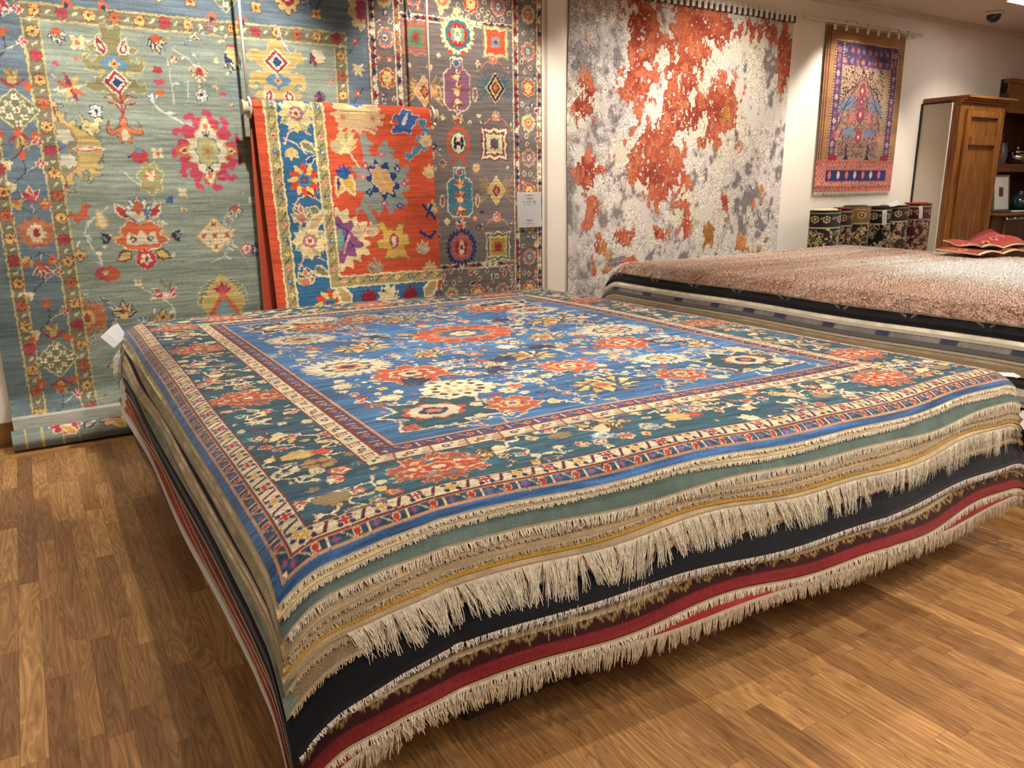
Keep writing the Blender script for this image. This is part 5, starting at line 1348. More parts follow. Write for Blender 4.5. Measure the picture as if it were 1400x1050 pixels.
# name, t, oN, oL, front colour, left colour, thickness, fringe(L, mat, spacing, r), label, deco, px
LAY = [
 ('beige', .018, .003, .012, (196,176,132), (206,190,146), .010, (.013, M_CREAM, .0024, .0026), 'gold beige rug right under the blue floral rug in the near stack', None, .03),
 ('sage', .038, .028, .018, (92,108,100), (186,172,134), .012, (.026, M_CREAM, .0028, .0021), 'plain sage green rug third from the top of the near stack, with tufted cream fringe', None, .03),
 ('tan', .066, .030, .022, (176,154,118), (176,158,122), .012, (.013, M_TANF, .0030, .0026), 'tan edged rug directly under the plain sage green one', None, .03),
 ('tan2', .088, .034, .028, (170,148,112), (26,26,30), .012, (.015, M_TANF, .0030, .0024), 'rug with short tan fringe just above the yellow edged one', None, .03),
 ('yellow', .110, .034, .036, (180,158,120), (206,192,160), .012, None, 'rug with a narrow yellow edge above the long fringe', None, .03),
 ('long', .130, .038, .050, (190,168,132), (196,180,148), .012, (.17, M_CREAM, .0012, .00115), 'rug with very long cream fringe hanging over the black rug', None, .03),
 ('inner', .152, .040, .048, (160,140,108), (150,84,44), .012, (.014, M_TANF, .004, .0024), 'tan rug edge peeping out behind the long cream fringe', deco_sides((150,84,44),(112,124,96),(206,150,80)), .012),
 ('inner2', .174, .046, .052, (150,130,100), (126,140,120), .012, (.016, M_TANF, .004, .0024), 'rug between the long fringe and the black rug, with red zigzags along its left side', deco_sides((150,150,118),(122,138,118),(150,40,44)), .012),
 ('black', .205, .080, .060, (17,18,24), (190,172,130), .030, (.020, M_WHITEF, .0028, .0022), 'black rug with bright white fringe in the middle of the near stack', deco_sides((24,26,36),(20,22,30),(90,40,40)), .012),
 ('tan3', .262, .064, .058, (150,134,104), (24,28,44), .014, (.014, M_TANF, .0036, .0026), 'tan rug edge right under the white fringe of the black rug', None, .03),
 ('tan4', .288, .062, .062, (140,122,92), (118,52,30), .014, (.022, M_TANF, .0024, .0019), 'brownish rug with short brush-like fringe above the dark red rug', None, .03),
 ('darkred', .312, .094, .068, (110,36,38), (150,58,34), .014, (.028, M_CREAM, .0028, .0022), 'dark red rug with a golden leaf scroll border near the bottom of the near stack', deco_gold, .007),
 ('red', .338, .098, .074, (140,46,36), (158,60,36), .014, (.045, M_TANF, .0024, .0022), 'bottom red rug of the near stack with long tan fringe over the floor', None, .03),
]
for i, (nm, t, oN, oL, fc, lc, th, fr, lab, deco, px) in enumerate(LAY):
    e = empty('rug', (2, 3.4, .8-t), lab, 'rug', G1)
    fn = stack_surface(t, oN, oL, .01+.004*i, .001*i, 100+i)
    cv = layer_cv(px, fc, lc, 200+i, deco)
    edge = {'sage': (186,172,140), 'yellow': (206,160,62), 'black': (24,24,30), 'red': (196,190,178), 'darkred': (190,172,140), 'beige': (198,184,150)}.get(nm, (180,162,130))
    cloth('pile', cv, fn, th, M_PILE, e, vert=True, nback=110, back=(216, 208, 196) if nm == 'red' else (150, 130, 104), edge=edge)
    if nm == 'darkred':
        o = cloth('border', gold_strip(), lambda U, V: fn(U, V*1.0) + np.array([0, -.003, .0065]), .001, M_PILE, e, vert=True, nback=140, back=(62,20,22), edge=(146,30,36)); o['label'] = 'dark border strip with golden leaf scroll'
    if fr:
        P, o_ = edge_pts(fn, TW, dz=-th*.55, u0=.05 if nm == 'long' else .004, u1=.99 if nm == 'long' else .996)
        L, m, sp, r = fr
        if nm == 'long':
            n = len(P)
            for k, (a, b, l) in enumerate(((0, .035, .11), (.035, .42, .18), (.42, .62, .14), (.62, .80, .07), (.80, .95, .10), (.95, 1.0, .06))):
                q = slice(int(a*n), int(b*n)+1)
                f_ = fringe('fringe', P[q], o_[q], l, M_CREAM, e, spacing=sp*(.8 if k <= 1 else 1), r=r, seg=7, seed=40+k, out_amt=.72, Lvar=.48, clump=.75, twistw=.008, gat=.35)
        else:
            fringe('fringe', P, o_, L, m, e, spacing=sp, r=r, seed=60+i, out_amt=.75, Lvar=.3, clump=.6)
            if nm in ('red', 'tan4', 'darkred'): fringe('fringe', P - np.array([0, -.004, .004]), o_, L*.9, m, e, spacing=sp, r=r, seed=160+i, out_amt=.55, Lvar=.5, clump=.9)
box_ = box('platform', (.95, 2.80, 1.80, 5.0, 0.0, .405), M_PLAT, None, .006)
tag(box_, 'dark low platform hidden in the shadow under the near stack', 'platform')
# light backing strip along the lowest left edge
fnb = stack_surface(.368, .05, .084, 0, 0, 300)
scv = Cv(.05, TH-.1, .02, (214, 206, 192))
bk = empty('backing_sheet', (.33, 3.4, .25), 'pale strip of backing showing along the lower left edge of the near stack', 'sheet')
cloth('strip', scv, lambda U, V: fnb(U*1.0, V+.02), .006, M_PILE_FINE, bk, nback=60, back=(214, 206, 192), edge=(222, 214, 200))

# tags and ribbons
def ribbon(name, pts, wd, mat, label, cat, group=None, nrm=(0, -1, 0), hole=False):
    bm = bmesh.new(); pts = [Vector(p) for p in pts]; nrm = Vector(nrm).normalized(); rows = []
    for i, p in enumerate(pts):
        d = (pts[min(i+1, len(pts)-1)] - pts[max(i-1, 0)]).normalized(); s_ = d.cross(nrm).normalized()*wd/2
        rows.append((bm.verts.new(p-s_), bm.verts.new(p+s_)))
    for a, b in zip(rows, rows[1:]): bm.faces.new((a[0], a[1], b[1], b[0]))
    bmesh.ops.solidify(bm, geom=bm.faces[:], thickness=.0012)
    o = done(name, bm, mat); return tag(o, label, cat, group)
GT = 'small white tags and ribbons on the near stack'
ribbon('price_tag', [(.452, 5.32, .755), (.425, 5.30, .75), (.385, 5.26, .725), (.35, 5.24, .70)], .10, M_PAPER, 'white square price tag at the far left corner of the blue rug', 'tag', GT, (.35, -.8, .5))
ribbon('ribbon', [(.43, 5.28, .64), (.39, 5.22, .60), (.375, 5.16, .52), (.40, 5.12, .42)], .05, M_GREYF, 'grey white cloth label hanging under the far left corner of the near stack', 'tag', GT, (-.5, -.8, .3))
ribbon('ribbon', [(.40, 5.15, .50), (.385, 5.08, .42), (.38, 5.0, .32)], .04, M_WHITEF, 'lower folded white label at the far left side of the near stack', 'tag', GT, (-.7, -.7, .2))
ribbon('ribbon', [(3.56, 1.64, .775), (3.62, 1.585, .772), (3.66, 1.60, .765), (3.69, 1.63, .745)], .035, M_PAPER, 'small white tag at the right corner of the blue rug', 'tag', GT, (0, -.4, 1))
ribbon('ribbon', [(3.60, 1.535, .615), (3.63, 1.50, .57), (3.64, 1.49, .52), (3.67, 1.48, .485)], .035, M_PAPER, 'white ribbon hanging beside the long fringe at the right corner of the near stack', 'tag', GT)
ribbon('ribbon', [(3.55, 1.50, .60), (3.575, 1.47, .54), (3.58, 1.46, .48)], .06, M_PAPER, 'broad white paper label at the right corner above the black rug', 'tag', GT)
ribbon('ribbon', [(3.62, 1.46, .43), (3.65, 1.44, .40), (3.63, 1.42, .36), (3.60, 1.41, .32)], .045, M_WHITEF, 'white ribbon hanging from the black rug at the right corner', 'tag', GT)
ribbon('ribbon', [(3.57, 1.43, .38), (3.56, 1.41, .32), (3.59, 1.40, .26)], .03, M_WHITEF, 'narrow white ribbon over the dark red rug at the right corner', 'tag', GT)
ribbon('ribbon', [(3.58, 1.44, .235), (3.60, 1.42, .20), (3.585, 1.41, .165)], .045, M_PAPER, 'lowest white label at the right corner of the near stack', 'tag', GT)

# ================================================================== FAR STACK
W2, H2 = 3.05, 4.1; X0, Y0 = 4.20, 1.0
G2 = 'rugs piled in the far stack'
def s2_surface(t, dL, seed, dB=0):
    ph = [1.2, 2.1, 3.]
    def fn(U, V):
        x = X0 - dL + U/W2*(W2+dL); y = Y0 + V/H2*(H2+dB)
        dl = X0 - x; db = y - (Y0+H2)
        z = .965 - t - 3.2*np.maximum(0, dl+.15)**2 - 2.5*np.maximum(0, db+.16)**2 + .008*np.sin(x*1.9+1)*np.sin(y*1.5) + .005*np.sin(y*3.7+ph[0])*np.exp(-np.maximum(-dl, 0)/.3)
        z = z - .02*np.clip((2.4-y)/1.4, 0, 1)
        x = x + .012*np.sin(y*2.9+ph[1])*np.exp(-np.maximum(-dl, 0)/.2)
        return np.stack([x, y, z], -1)
    return fn
shag = empty('rug', (5.7, 3.1, .95), 'shaggy blush and cream long-pile rug on top of the far stack', 'rug', G2)
sp = .0075
sg = Cv(W2, H2, .02, (196, 160, 136)); ny, nx = sg.ny, sg.nx; X, Y = sg.xy()
def shag_col(X, Y, seed=0):
    # tonal stripes along the length plus a large pale patch
    rs = np.random.RandomState(seed); 
    st = np.sin(Y*9.3 + .8*np.sin(X*1.6) + .5)*.5 + np.sin(Y*23.1+1.3+.6*X)*.4
    pale = np.exp(-(((X-1.9)/.85)**2 + ((Y-1.45)/1.2)**2))*1.3 + .22*np.exp(-((Y-3.9)/.5)**2) + .20*st*np.clip((Y-.8)/2, 0, 1)
    pale = np.clip(pale*1.15 + .24, 0, 1)
    c0 = np.array((204, 160, 132))/255.; c1 = np.array((250, 245, 236))/255.
    return c0*(1-pale[..., None]) + c1*pale[..., None]
sg.a = shag_col(X, Y).astype(np.float32)*.9
fs = s2_surface(0, 0, 1)
cloth('backing', sg, fs, .010, M_PILE, shag, vert=True, nback=90, back=(190, 180, 160), edge=(200, 180, 160))
# pile tufts: slanted little blades
N = 130000; rs = np.random.RandomState(4)
u = rs.rand(N)*W2; v = rs.rand(N)**.9*H2
base = fs(u, v); colr = shag_col(u, v)*(.80 + .42*rs.rand(N, 1)); colr = np.where(rs.rand(N, 1) < .12, colr*.72, colr)
ang = PI + rs.normal(.25, .30, N) + .35*np.sin(u*2+v); L = .040 + .03*rs.rand(N); h = .005 + .006*rs.rand(N)
d = np.stack([np.cos(ang), np.sin(ang), 0*ang], 1); sd = np.stack([-np.sin(ang), np.cos(ang), 0*ang], 1); wv = (.0012 + .0012*rs.rand(N))[:, None]
up = np.array([0, 0, 1.])
p0 = base - sd*wv; p1 = base + sd*wv; mid = base + d*(L*.45)[:, None] + up*h[:, None]; tip = base + d*L[:, None] + up*(h*.75)[:, None]
V = np.stack([p0, p1, mid + sd*wv*.9, mid - sd*wv*.9, tip], 1).reshape(-1, 3)
b = np.arange(N)[:, None]*5
F = np.concatenate([b + np.array([[0, 1, 2, 3]]), b + np.array([[3, 2, 4, 4]])]);
me = bpy.data.meshes.new('shag_pile')
tri = np.concatenate([b + np.array([[0, 1, 2]]), b + np.array([[0, 2, 3]]), b + np.array([[3, 2, 4]])])
me = mesh_np('shag_pile', V, tri, np.repeat(colr, 5, 0)); o = link_mesh('shag_pile', me, M_PILE_FINE); keep(o, shag); o['kind'] = 'stuff'
def dz(cv, X, Y):
    y = .1
    while y < H2: cv.line([(.085, y), (.015, y+.06)], .006, (130,128,122)); cv.line([(.02, y+.09), (.06, y+.22)], .006, (120,118,112)); y += .42
def dash(cv, X, Y):
    y = .1; rs = random.Random(5)
    while y < H2: cv.rect(0, .2, y, y+.09, (52,56,78)); y += .26 + rs.random()*.12
def cvs(w, h, px, c, deco=None, seed=1):
    cv = Cv(w, h, px, c); X, Y = cv.xy()
    if deco: deco(cv, X, Y)
    cv.wool(seed, .1, .08, .14); return cv
L2 = [('black', .014, .032, (20,20,22), .026, (20,20,22), 'black rug with thin white zigzag lines under the shaggy rug', dz),
      ('cream', .046, .046, (214,202,178), .020, (226,216,194), 'thick cream wool rug under the black zigzag rug of the far stack', None),
      ('grey', .070, .064, (116,112,108), .026, (120,116,110), 'mottled grey rug with dark blue blocks along its edge in the far stack', dash),
      ('cream2', .104, .060, (206,194,170), .018, (216,206,184), 'second cream rug below the grey one in the far stack', None),
      ('tan', .126, .070, (150,132,104), .040, (168,150,120), 'tan rug edge in the middle of the far stack', None),
      ('dark', .182, .080, (44,36,32), .020, (52,42,36), 'dark brown rug below the tan one in the far stack', None),
      ('grey2', .206, .10, (150,144,132), .030, (166,160,148), 'speckled light grey rug low in the far stack', None),
      ('cream3', .244, .095, (196,186,166), .026, (200,190,170), 'lower cream rug of the far stack', None),
      ('dark2', .276, .09, (46,34,28), .030, (56,40,32), 'dark rug near the bottom of the far stack', None),
      ('tan2', .312, .10, (150,116,84), .028, (170,130,92), 'lowest brown rug of the far stack', None)]
for i, (nm, t, dL, c, th, ec, lab, deco) in enumerate(L2):
    e = empty('rug', (5.7, 3.1, .96-t), lab, 'rug', G2)
    cloth('pile', cvs(W2, H2, (.006 if nm == 'black' else .012) if deco else .035, c, deco, 400+i), s2_surface(t, dL, 20+i, .012*i), th, M_PILE, e, vert=True, nback=90, back=(150,140,120), edge=ec)
o = box('platform', (4.4, 7.0, 1.3, 4.9, 0, .58), M_PLAT, None, .006); tag(o, 'dark platform carrying the far stack', 'platform')
# ================================================================== ROLLED CARPETS
def rolled(x, w, y, h, dep, cv, topc, label, lean=0.0):
    """carpet folded into a flat upright roll; pattern outside, spiral end on top"""
    e = empty('rolled_carpet', (x, y, 0), label, 'carpet', 'upright carpet rolls by the wall')
    rx, ry = w/2, dep/2
    def fn(U, V):
        a = -PI/2 - .2 - U/cv.w*2*PI
        a = -a
        ca, sa = np.cos(a), np.sin(a)
        sx = np.sign(ca)*np.abs(ca)**.7; sy = np.sign(sa)*np.abs(sa)**.8
        return np.stack([x + rx*sx + lean*V/cv.h, y - ry*sy*-1 + 0*V, V*h/cv.h + 0*U], -1)
    cloth('pile', cv, fn, .004, M_PILE_FINE, e, back=topc, edge=topc, nback=40)
    bm = bmesh.new(); pts = []
    for k in range(46):
        q = k/45; a = q*2*PI*2.6; s_ = 1 - q*.8
        ca, sa = math.cos(a), math.sin(a)
        pts.append((x + lean + (rx-.012)*s_*math.copysign(abs(ca)**.7, ca), y + (ry-.012)*s_*math.copysign(abs(sa)**.8, sa), h))
    bm_tube(bm, [(p[0], p[1], p[2]-.001) for p in pts], .0155, 6)
    done('rolled_edge', bm, mat_plain('carpet_end', topc, .9, .08, 60), e)
    return e
BK, BG = (34,30,26), (176,158,118)
rolled(7.385, .37, 5.35, 1.32, .24, pat_scroll(1.05, 1.32, BK, BG, (120,104,70), 1), (206,190,150), 'leftmost upright carpet roll, black with beige scrolls and cream top edge')
rolled(7.675, .195, 5.35, 1.33, .20, pat_scroll(.7, 1.33, (40,28,26), (160,140,110), (120,60,50), 2), (110,22,34), 'narrow upright carpet roll with dark red top edge, second from the left')
rolled(7.97, .33, 5.38, 1.345, .24, pat_scroll(.95, 1.345, BK, (186,160,106), (110,96,60), 3, line=(120,94,50)), (70,50,34), 'third upright carpet roll from the left, with a broad golden top band')
rolled(8.32, .30, 5.34, 1.33, .24, pat_scroll(.9, 1.33, (24,22,22), (178,164,124), (130,116,84), 4), (30,28,28), 'black upright carpet roll with a white paper tag hanging at its top')
rolled(8.665, .36, 5.36, 1.345, .25, pat_scroll(1.0, 1.345, (50,32,26), (186,166,124), (140,110,80), 5), (206,188,146), 'fifth upright carpet roll, brown with dense beige scrolls and cream top')
rolled(9.09, .38, 5.34, 1.355, .25, pat_scroll(1.05, 1.355, (66,22,24), (166,140,110), (120,84,60), 6), (150,28,38), 'rightmost upright carpet roll, wine red with a red top edge')
tgs = 'paper tags on the carpet rolls'
ribbon('price_tag', [(8.20, 5.19, 1.30), (8.205, 5.185, 1.27), (8.21, 5.18, 1.14)], .085, M_PAPER, 'white paper tag hanging on the black carpet roll', 'tag', tgs)
ribbon('price_tag', [(8.90, 5.19, 1.33), (8.905, 5.18, 1.29), (8.905, 5.175, 1.19)], .075, M_PAPER, 'white paper tag hanging between the two rightmost carpet rolls', 'tag', tgs)
ribbon('paper_slip', [(8.40, 5.28, 1.352), (8.50, 5.27, 1.358), (8.58, 5.26, 1.385)], .07, M_PAPER, 'crumpled white slip lying on top of the black carpet roll', 'paper', tgs, (0, -.6, 1))
ribbon('paper_slip', [(6.95, 4.98, .93), (7.05, 4.96, .955), (7.16, 4.94, .94)], .06, M_PAPER, 'small white slip at the back edge of the far stack', 'paper', tgs, (0, -.6, 1))

# ================================================================== CABINETS (front plane y = 5.29)
CF = 5.29
pn = empty('leaning_panel', (9.66, 5.56, 0), 'pale panel with a black edge standing against the side of the tall cabinet', 'panel')
bm = bmesh.new(); bm_box(bm, 9.640, 9.654, 5.385, 5.755, 0, 2.52, bev=.002); done('board', bm, mat_plain('board_cream', (196,186,168), .6, .01), pn)
bm = bmesh.new(); bm_box(bm, 9.628, 9.656, 5.735, 5.757, 0, 2.535); bm_box(bm, 9.628, 9.656, 5.385, 5.757, 2.521, 2.535); done('black_edging', bm, M_BLACK, pn)
bm = bmesh.new(); bm_box(bm, 9.636, 9.656, 5.375, 5.384, 0, 2.52); done('white_edging', bm, M_WHITE, pn)
wd = empty('wardrobe', (10.18, 5.5, 0), 'tall cherry wood cabinet with a panelled door and moulded cornice', 'cabinet')
bm = bmesh.new(); bm_box(bm, 9.66, 10.70, 5.31, 5.755, 0, 2.49, bev=.003); done('carcass', bm, M_WOOD, wd)
bm = bmesh.new(); bm_box(bm, 9.665, 9.775, 5.285, 5.309, 0.02, 2.50, bev=.004); bm_box(bm, 10.61, 10.695, 5.285, 5.309, 0.02, 2.50, bev=.004); bm_box(bm, 9.776, 10.609, 5.285, 5.309, 2.44, 2.50, bev=.003); done('front_frame', bm, M_WOOD, wd)
bm = bmesh.new()
for (x0, x1, z0, z1) in ((9.78, 9.875, .06, 2.435), (10.505, 10.605, .06, 2.435), (9.876, 10.504, 2.355, 2.435), (9.876, 10.504, 2.03, 2.135), (9.876, 10.504, .06, .18)): bm_box(bm, x0, x1, 5.252, 5.300, z0, z1, bev=.008)
for (x0, x1, z0, z1) in ((9.872, 10.508, 2.13, 2.36), (9.872, 10.508, .17, 2.04)): bm_box(bm, x0, x1, 5.295, 5.303, z0, z1)
dr = done('door', bm, M_WOOD, wd)
bm = bmesh.new(); bm_lathe(bm, [(.004,0),(.006,.012),(.014,.022),(.016,.03),(.010,.038),(.002,.04)], 0, 0, 0, 14); bmesh.ops.rotate(bm, cent=(0,0,0), matrix=Matrix.Rotation(PI/2, 3, 'X'), verts=bm.verts[:]); bmesh.ops.translate(bm, vec=(10.56, 5.252, 1.14), verts=bm.verts[:])
kn = done('knob', bm, M_CHROME); kn.parent = dr; kn.matrix_parent_inverse = (Matrix.Translation(-Vector(wd.location)))
kn.matrix_parent_inverse = Matrix.Translation(-Vector(wd.location))
bm = bmesh.new()
for d_, z0, z1 in ((.0, 2.492, 2.515), (.03, 2.5155, 2.54), (.062, 2.5405, 2.565), (.09, 2.5655, 2.595)): bm_box(bm, 9.66-.0, 10.70+d_, 5.283-d_, 5.757, z0, z1, bev=.006)
done('cornice', bm, M_WOODX, wd)

bc_ = empty('bookcase', (12.2, 5.9, 0), 'open wooden bookcase built into the wall right of the tall cabinet', 'bookcase')
bm = bmesh.new(); bm_box(bm, 11.50, 13.02, 6.12, 6.15, 0, 2.75); done('back_board', bm, M_WOODD, bc_)
for x0, x1 in ((11.46, 11.50), (13.02, 13.06)):
    bm = bmesh.new(); bm_box(bm, x0, x1, 5.67, 6.15, 0, 2.75); done('side_panel', bm, M_WOODD, bc_)
bm = bmesh.new(); bm_box(bm, 11.50, 13.06, 5.66, 5.70, 2.50, 2.88, bev=.004); bm_box(bm, 11.50, 13.02, 5.70, 6.12, 2.56, 2.60); done('header', bm, M_WOODX, bc_)
bm = bmesh.new(); bm_box(bm, 11.48, 13.10, 5.635, 5.755, 2.881, 2.905, bev=.006); bm_box(bm, 11.495, 13.08, 5.648, 5.755, 2.906, 2.935, bev=.006); done('cornice', bm, M_WOODX, bc_)
bm = bmesh.new(); bm_box(bm, 11.502, 13.018, 5.675, 6.118, 1.725, 1.835, bev=.003); done('shelf', bm, M_WOODR, bc_)
# desk in front of the bookcase
dk = empty('desk', (11.5, 5.1, 0), 'wooden desk with drawers and a dark inlaid top in front of the bookcase', 'desk')
bm = bmesh.new(); bm_box(bm, 10.71, 12.4, 5.16, 5.65, 1.165, 1.20, bev=.008); done('top', bm, M_WOODX, dk)
bm = bmesh.new(); bm_box(bm, 10.78, 12.3, 5.20, 5.63, 1.2005, 1.205); done('inlay', bm, mat_plain('desk_leather', (52, 58, 72), .45, .03), dk)
bm = bmesh.new(); bm_box(bm, 10.745, 11.02, 5.28, 5.64, .02, 1.163, bev=.004); bm_box(bm, 11.021, 12.4, 5.33, 5.64, .02, 1.163, bev=.003); done('body', bm, M_WOODD, dk)
bm = bmesh.new(); bm_box(bm, 11.025, 11.075, 5.26, 5.33, .02, 1.163, bev=.01); done('corner_post', bm, M_WOOD, dk)
for z0, z1 in ((.92, 1.10), (.70, .88), (.46, .66), (.2, .42)):
    bm = bmesh.new(); bm_box(bm, 11.14, 12.3, 5.305, 5.329, z0, z1, bev=.005); d_ = done('drawer', bm, M_WOODD, dk)
bm = bmesh.new(); bm_tube(bm, [(10.84, 5.17, 1.125), (10.90, 5.15, 1.12), (11.2, 5.14, 1.12), (11.7, 5.14, 1.125), (12.3, 5.14, 1.12)], [.018, .012, .012, .014, .012], 10)
for x in (10.845, 11.05, 11.22, 11.45): bm_lathe(bm, [(.002,-.022),(.018,-.014),(.022,0),(.018,.014),(.002,.022)], x, 5.15, 1.122, 12)
rl = done('front_rail', bm, M_CHROME, dk); rl['label'] = 'shiny metal rail along the desk front'

# things on the shelves
tpt = empty('teapot', (12.22, 5.8, 1.836), 'round silver teapot with a domed lid on the upper shelf', 'teapot')
bm = bmesh.new(); bm_lathe(bm, [(.07,0),(.08,.005),(.12,.03),(.155,.08),(.15,.12),(.11,.15),(.06,.16)], 12.22, 5.80, 1.836, 28); done('body', bm, M_CHROME, tpt)
bm = bmesh.new(); bm_lathe(bm, [(.12,0),(.115,.02),(.06,.04),(.012,.05),(.012,.06),(.022,.07),(.016,.085),(.002,.09)], 12.22, 5.80, 1.99, 24); done('lid', bm, M_CHROME, tpt)
bm = bmesh.new(); bm_tube(bm, [(12.08, 5.77, 1.91), (12.02, 5.76, 1.93), (11.99, 5.75, 1.98), (11.965, 5.75, 1.995)], [.028, .02, .014, .012], 10); done('spout', bm, M_CHROME, tpt)
bm = bmesh.new(); bm_tube(bm, [(12.36, 5.80, 1.97), (12.43, 5.80, 1.98), (12.45, 5.80, 1.93), (12.40, 5.80, 1.88), (12.36, 5.80, 1.88)], .011, 8); done('handle', bm, M_CHROME, tpt)
cs = empty('candlestick', (11.60, 5.74, 1.836), 'tall brass candlestick at the left end of the upper shelf', 'candlestick')
bm = bmesh.new(); bm_lathe(bm, [(.055,0),(.055,.01),(.03,.03),(.015,.06),(.03,.09),(.034,.12),(.014,.16),(.03,.19),(.036,.24),(.018,.30),(.03,.34),(.02,.36)], 11.60, 5.74, 1.836, 20); done('stem', bm, M_BRASS, cs)
bm = bmesh.new(); bm_lathe(bm, [(.004,0),(.036,.004),(.04,.02),(.03,.02)], 11.60, 5.74, 2.197, 20); done('drip_pan', bm, M_BRASS, cs)
def vase(x, y, z, prof, mat, label, name='vase'):
    bm = bmesh.new(); bm_lathe(bm, prof, x, y, z, 24); return tag(done(name, bm, mat), label, 'vase')
vase(11.80, 5.80, 1.836, [(.05,0),(.055,.01),(.07,.10),(.065,.2),(.05,.26),(.055,.28),(.045,.28)], mat_plain('grey_ceramic', (96,88,92), .3, .1, coat=.5), 'grey cylindrical vase between the candlestick and the silver teapot')
vase(11.86, 5.50, 1.206, [(.05,0),(.11,.02),(.15,.09),(.14,.16),(.07,.21),(.05,.24),(.065,.26),(.055,.26)], mat_plain('green_glaze', (26,54,48), .18, .12, coat=.8), 'dark green glazed jar on the desk at the right edge of the picture')
def frame(x, y, z, w, h, fcol, art, label, lean=.12, yaw=0.0):
    e = empty('picture_frame', (x, y, z), label, 'picture frame', 'framed pictures on the desk')
    R_ = Matrix.Rotation(yaw, 4, 'Z') @ Matrix.Rotation(-lean, 4, 'X')
    def fin(nm, bm, m):
        bmesh.ops.recalc_face_normals(bm, faces=bm.faces[:]); me = bpy.data.meshes.new(nm); bm.to_mesh(me); bm.free(); o = link_mesh(nm, me, m); o.parent = e; o.matrix_local = R_; return o
    bm = bmesh.new(); t = .022
    bm_box(bm, -w/2, -w/2+t, 0, .02, 0, h, bev=.003); bm_box(bm, w/2-t, w/2, 0, .02, 0, h, bev=.003); bm_box(bm, -w/2+t, w/2-t, 0, .02, 0, t, bev=.003); bm_box(bm, -w/2+t, w/2-t, 0, .02, h-t, h, bev=.003)
    fin('frame', bm, mat_plain('frame_paint', fcol, .4, .05))
    bm = bmesh.new(); bm_box(bm, -w/2+t, w/2-t, .008, .014, t, h-t); fin('mat_board', bm, mat_plain('art_mat', art[0], .7, .02))
    for (u0, u1, v0, v1, c) in art[1]:
        bm = bmesh.new(); bm_box(bm, -w/2+u0*w, -w/2+u1*w, .005, .0078, v0*h, v1*h); fin('picture', bm, mat_plain('art_ink', c, .7, .25, 30))
frame(11.44, 5.52, 1.207, .42, .48, (120,104,80), ((222,220,214), ((.36,.62,.40,.66,(110,56,44)),)), 'cream matted picture in a thin gilt frame standing on the desk')
frame(11.12, 5.56, 1.207, .26, .32, (60,58,62), ((96,92,100), ((.12,.5,.45,.86,(196,130,100)), (.14,.5,.12,.42,(206,176,156)))), 'small dark framed photograph beside the tall cabinet')
o = box('book', (10.80, 11.12, 5.24, 5.42, 1.2065, 1.222), mat_plain('book_cover', (84, 56, 40), .6, .05), None, .002); tag(o, 'closed brown book lying on the desk beside the tall cabinet', 'book')
o = box('paper_pile', (11.16, 11.5, 5.20, 5.36, 1.2065, 1.216), M_PAPER, None, .001); tag(o, 'low pile of white papers on the desk', 'paper')

# folded red kilim bag on the far stack
rb = empty('folded_kilim', (7.3, 3.5, .95), 'folded red kilim with cream and black edging thrown on the far stack', 'rug')
def fold_cv(seed):
    cv = Cv(1.0, .5, .008, (150,60,52)); rs = random.Random(seed)
    for k in range(7): cv.poly(cv.loc(.08+k*.14, .25, 0, .06, [(-1,0),(0,-1),(1,0),(0,1)]), (214,120,100)); cv.poly(cv.loc(.08+k*.14, .25, 0, .03, [(-1,0),(0,-1),(1,0),(0,1)]), (110,36,40))
    cv.rect(0, 1.0, .0, .03, (222,200,150)); cv.rect(0, 1.0, .03, .055, (30,24,26)); cv.rect(0, 1.0, .45, .5, (120,40,40)); cv.wool(seed, .12, .1, .12); return cv
def kil1(U, V):
    # front edge curls into loops
    s_ = U; x = 6.83 + .62*U + .02*np.sin(V*7); y = 3.42 - .12*U + V*.75
    z = 1.003 + .026*np.abs(np.sin(s_*6.8))*np.exp(-V*1.2) + .05*V + .08*np.clip(U-.55, 0, 1)*V*3
    return np.stack([x, y, z], -1)
def kil2(U, V):
    x = 6.95 + .60*U; y = 3.46 - .1*U + V*.7
    z = 1.035 + .03*np.abs(np.sin(U*5.2+.9)) + .06*V + .16*np.clip(U-.45, 0, 1)*np.clip(V+.15, 0, 1)*1.8 + .012*np.sin(V*16+U*5)
    return np.stack([x, y, z], -1)
cloth('lower_fold', fold_cv(1), kil1, .012, M_PILE_FINE, rb, back=(150,50,46), edge=(226,206,160))
cloth('upper_fold', fold_cv(2), kil2, .012, M_PILE_FINE, rb, back=(150,50,46), edge=(226,206,160))

# ceiling fittings
dc = empty('security_camera', (10.05, 5.22, CZ), 'dark dome security camera under the ceiling, upper right', 'camera')
bm = bmesh.new(); bm_lathe(bm, [(.10,0),(.10,-.02),(.085,-.03),(.07,-.03)], 10.0, 5.22, CZ-.001, 28); done('base', bm, M_CEIL, dc)
bm = bmesh.new(); bm_lathe(bm, [(.078,-.028),(.078,-.045),(.070,-.075),(.05,-.10),(.025,-.113),(.003,-.116)], 10.0, 5.22, CZ, 28); done('dome', bm, mat_plain('smoked_dome', (34,32,34), .15, .02), dc)
cl = empty('ceiling_light', (10.0, 4.75, CZ), 'bright recessed square ceiling light at the top right corner', 'light')
bm = bmesh.new()
for a in ((9.45, 10.15, 4.14, 4.165), (9.45, 10.15, 4.835, 4.86), (9.45, 9.475, 4.165, 4.835), (10.125, 10.15, 4.165, 4.835)): bm_box(bm, *a, CZ-.014, CZ-.0005)
done('frame', bm, M_WHITE, cl)
t = NT('lamp_panel'); t.b.inputs['Base Color'].default_value = (.9, .9, .9, 1); t.b.inputs['Emission Color'].default_value = (1, .97, .93, 1); t.b.inputs['Emission Strength'].default_value = 6.0
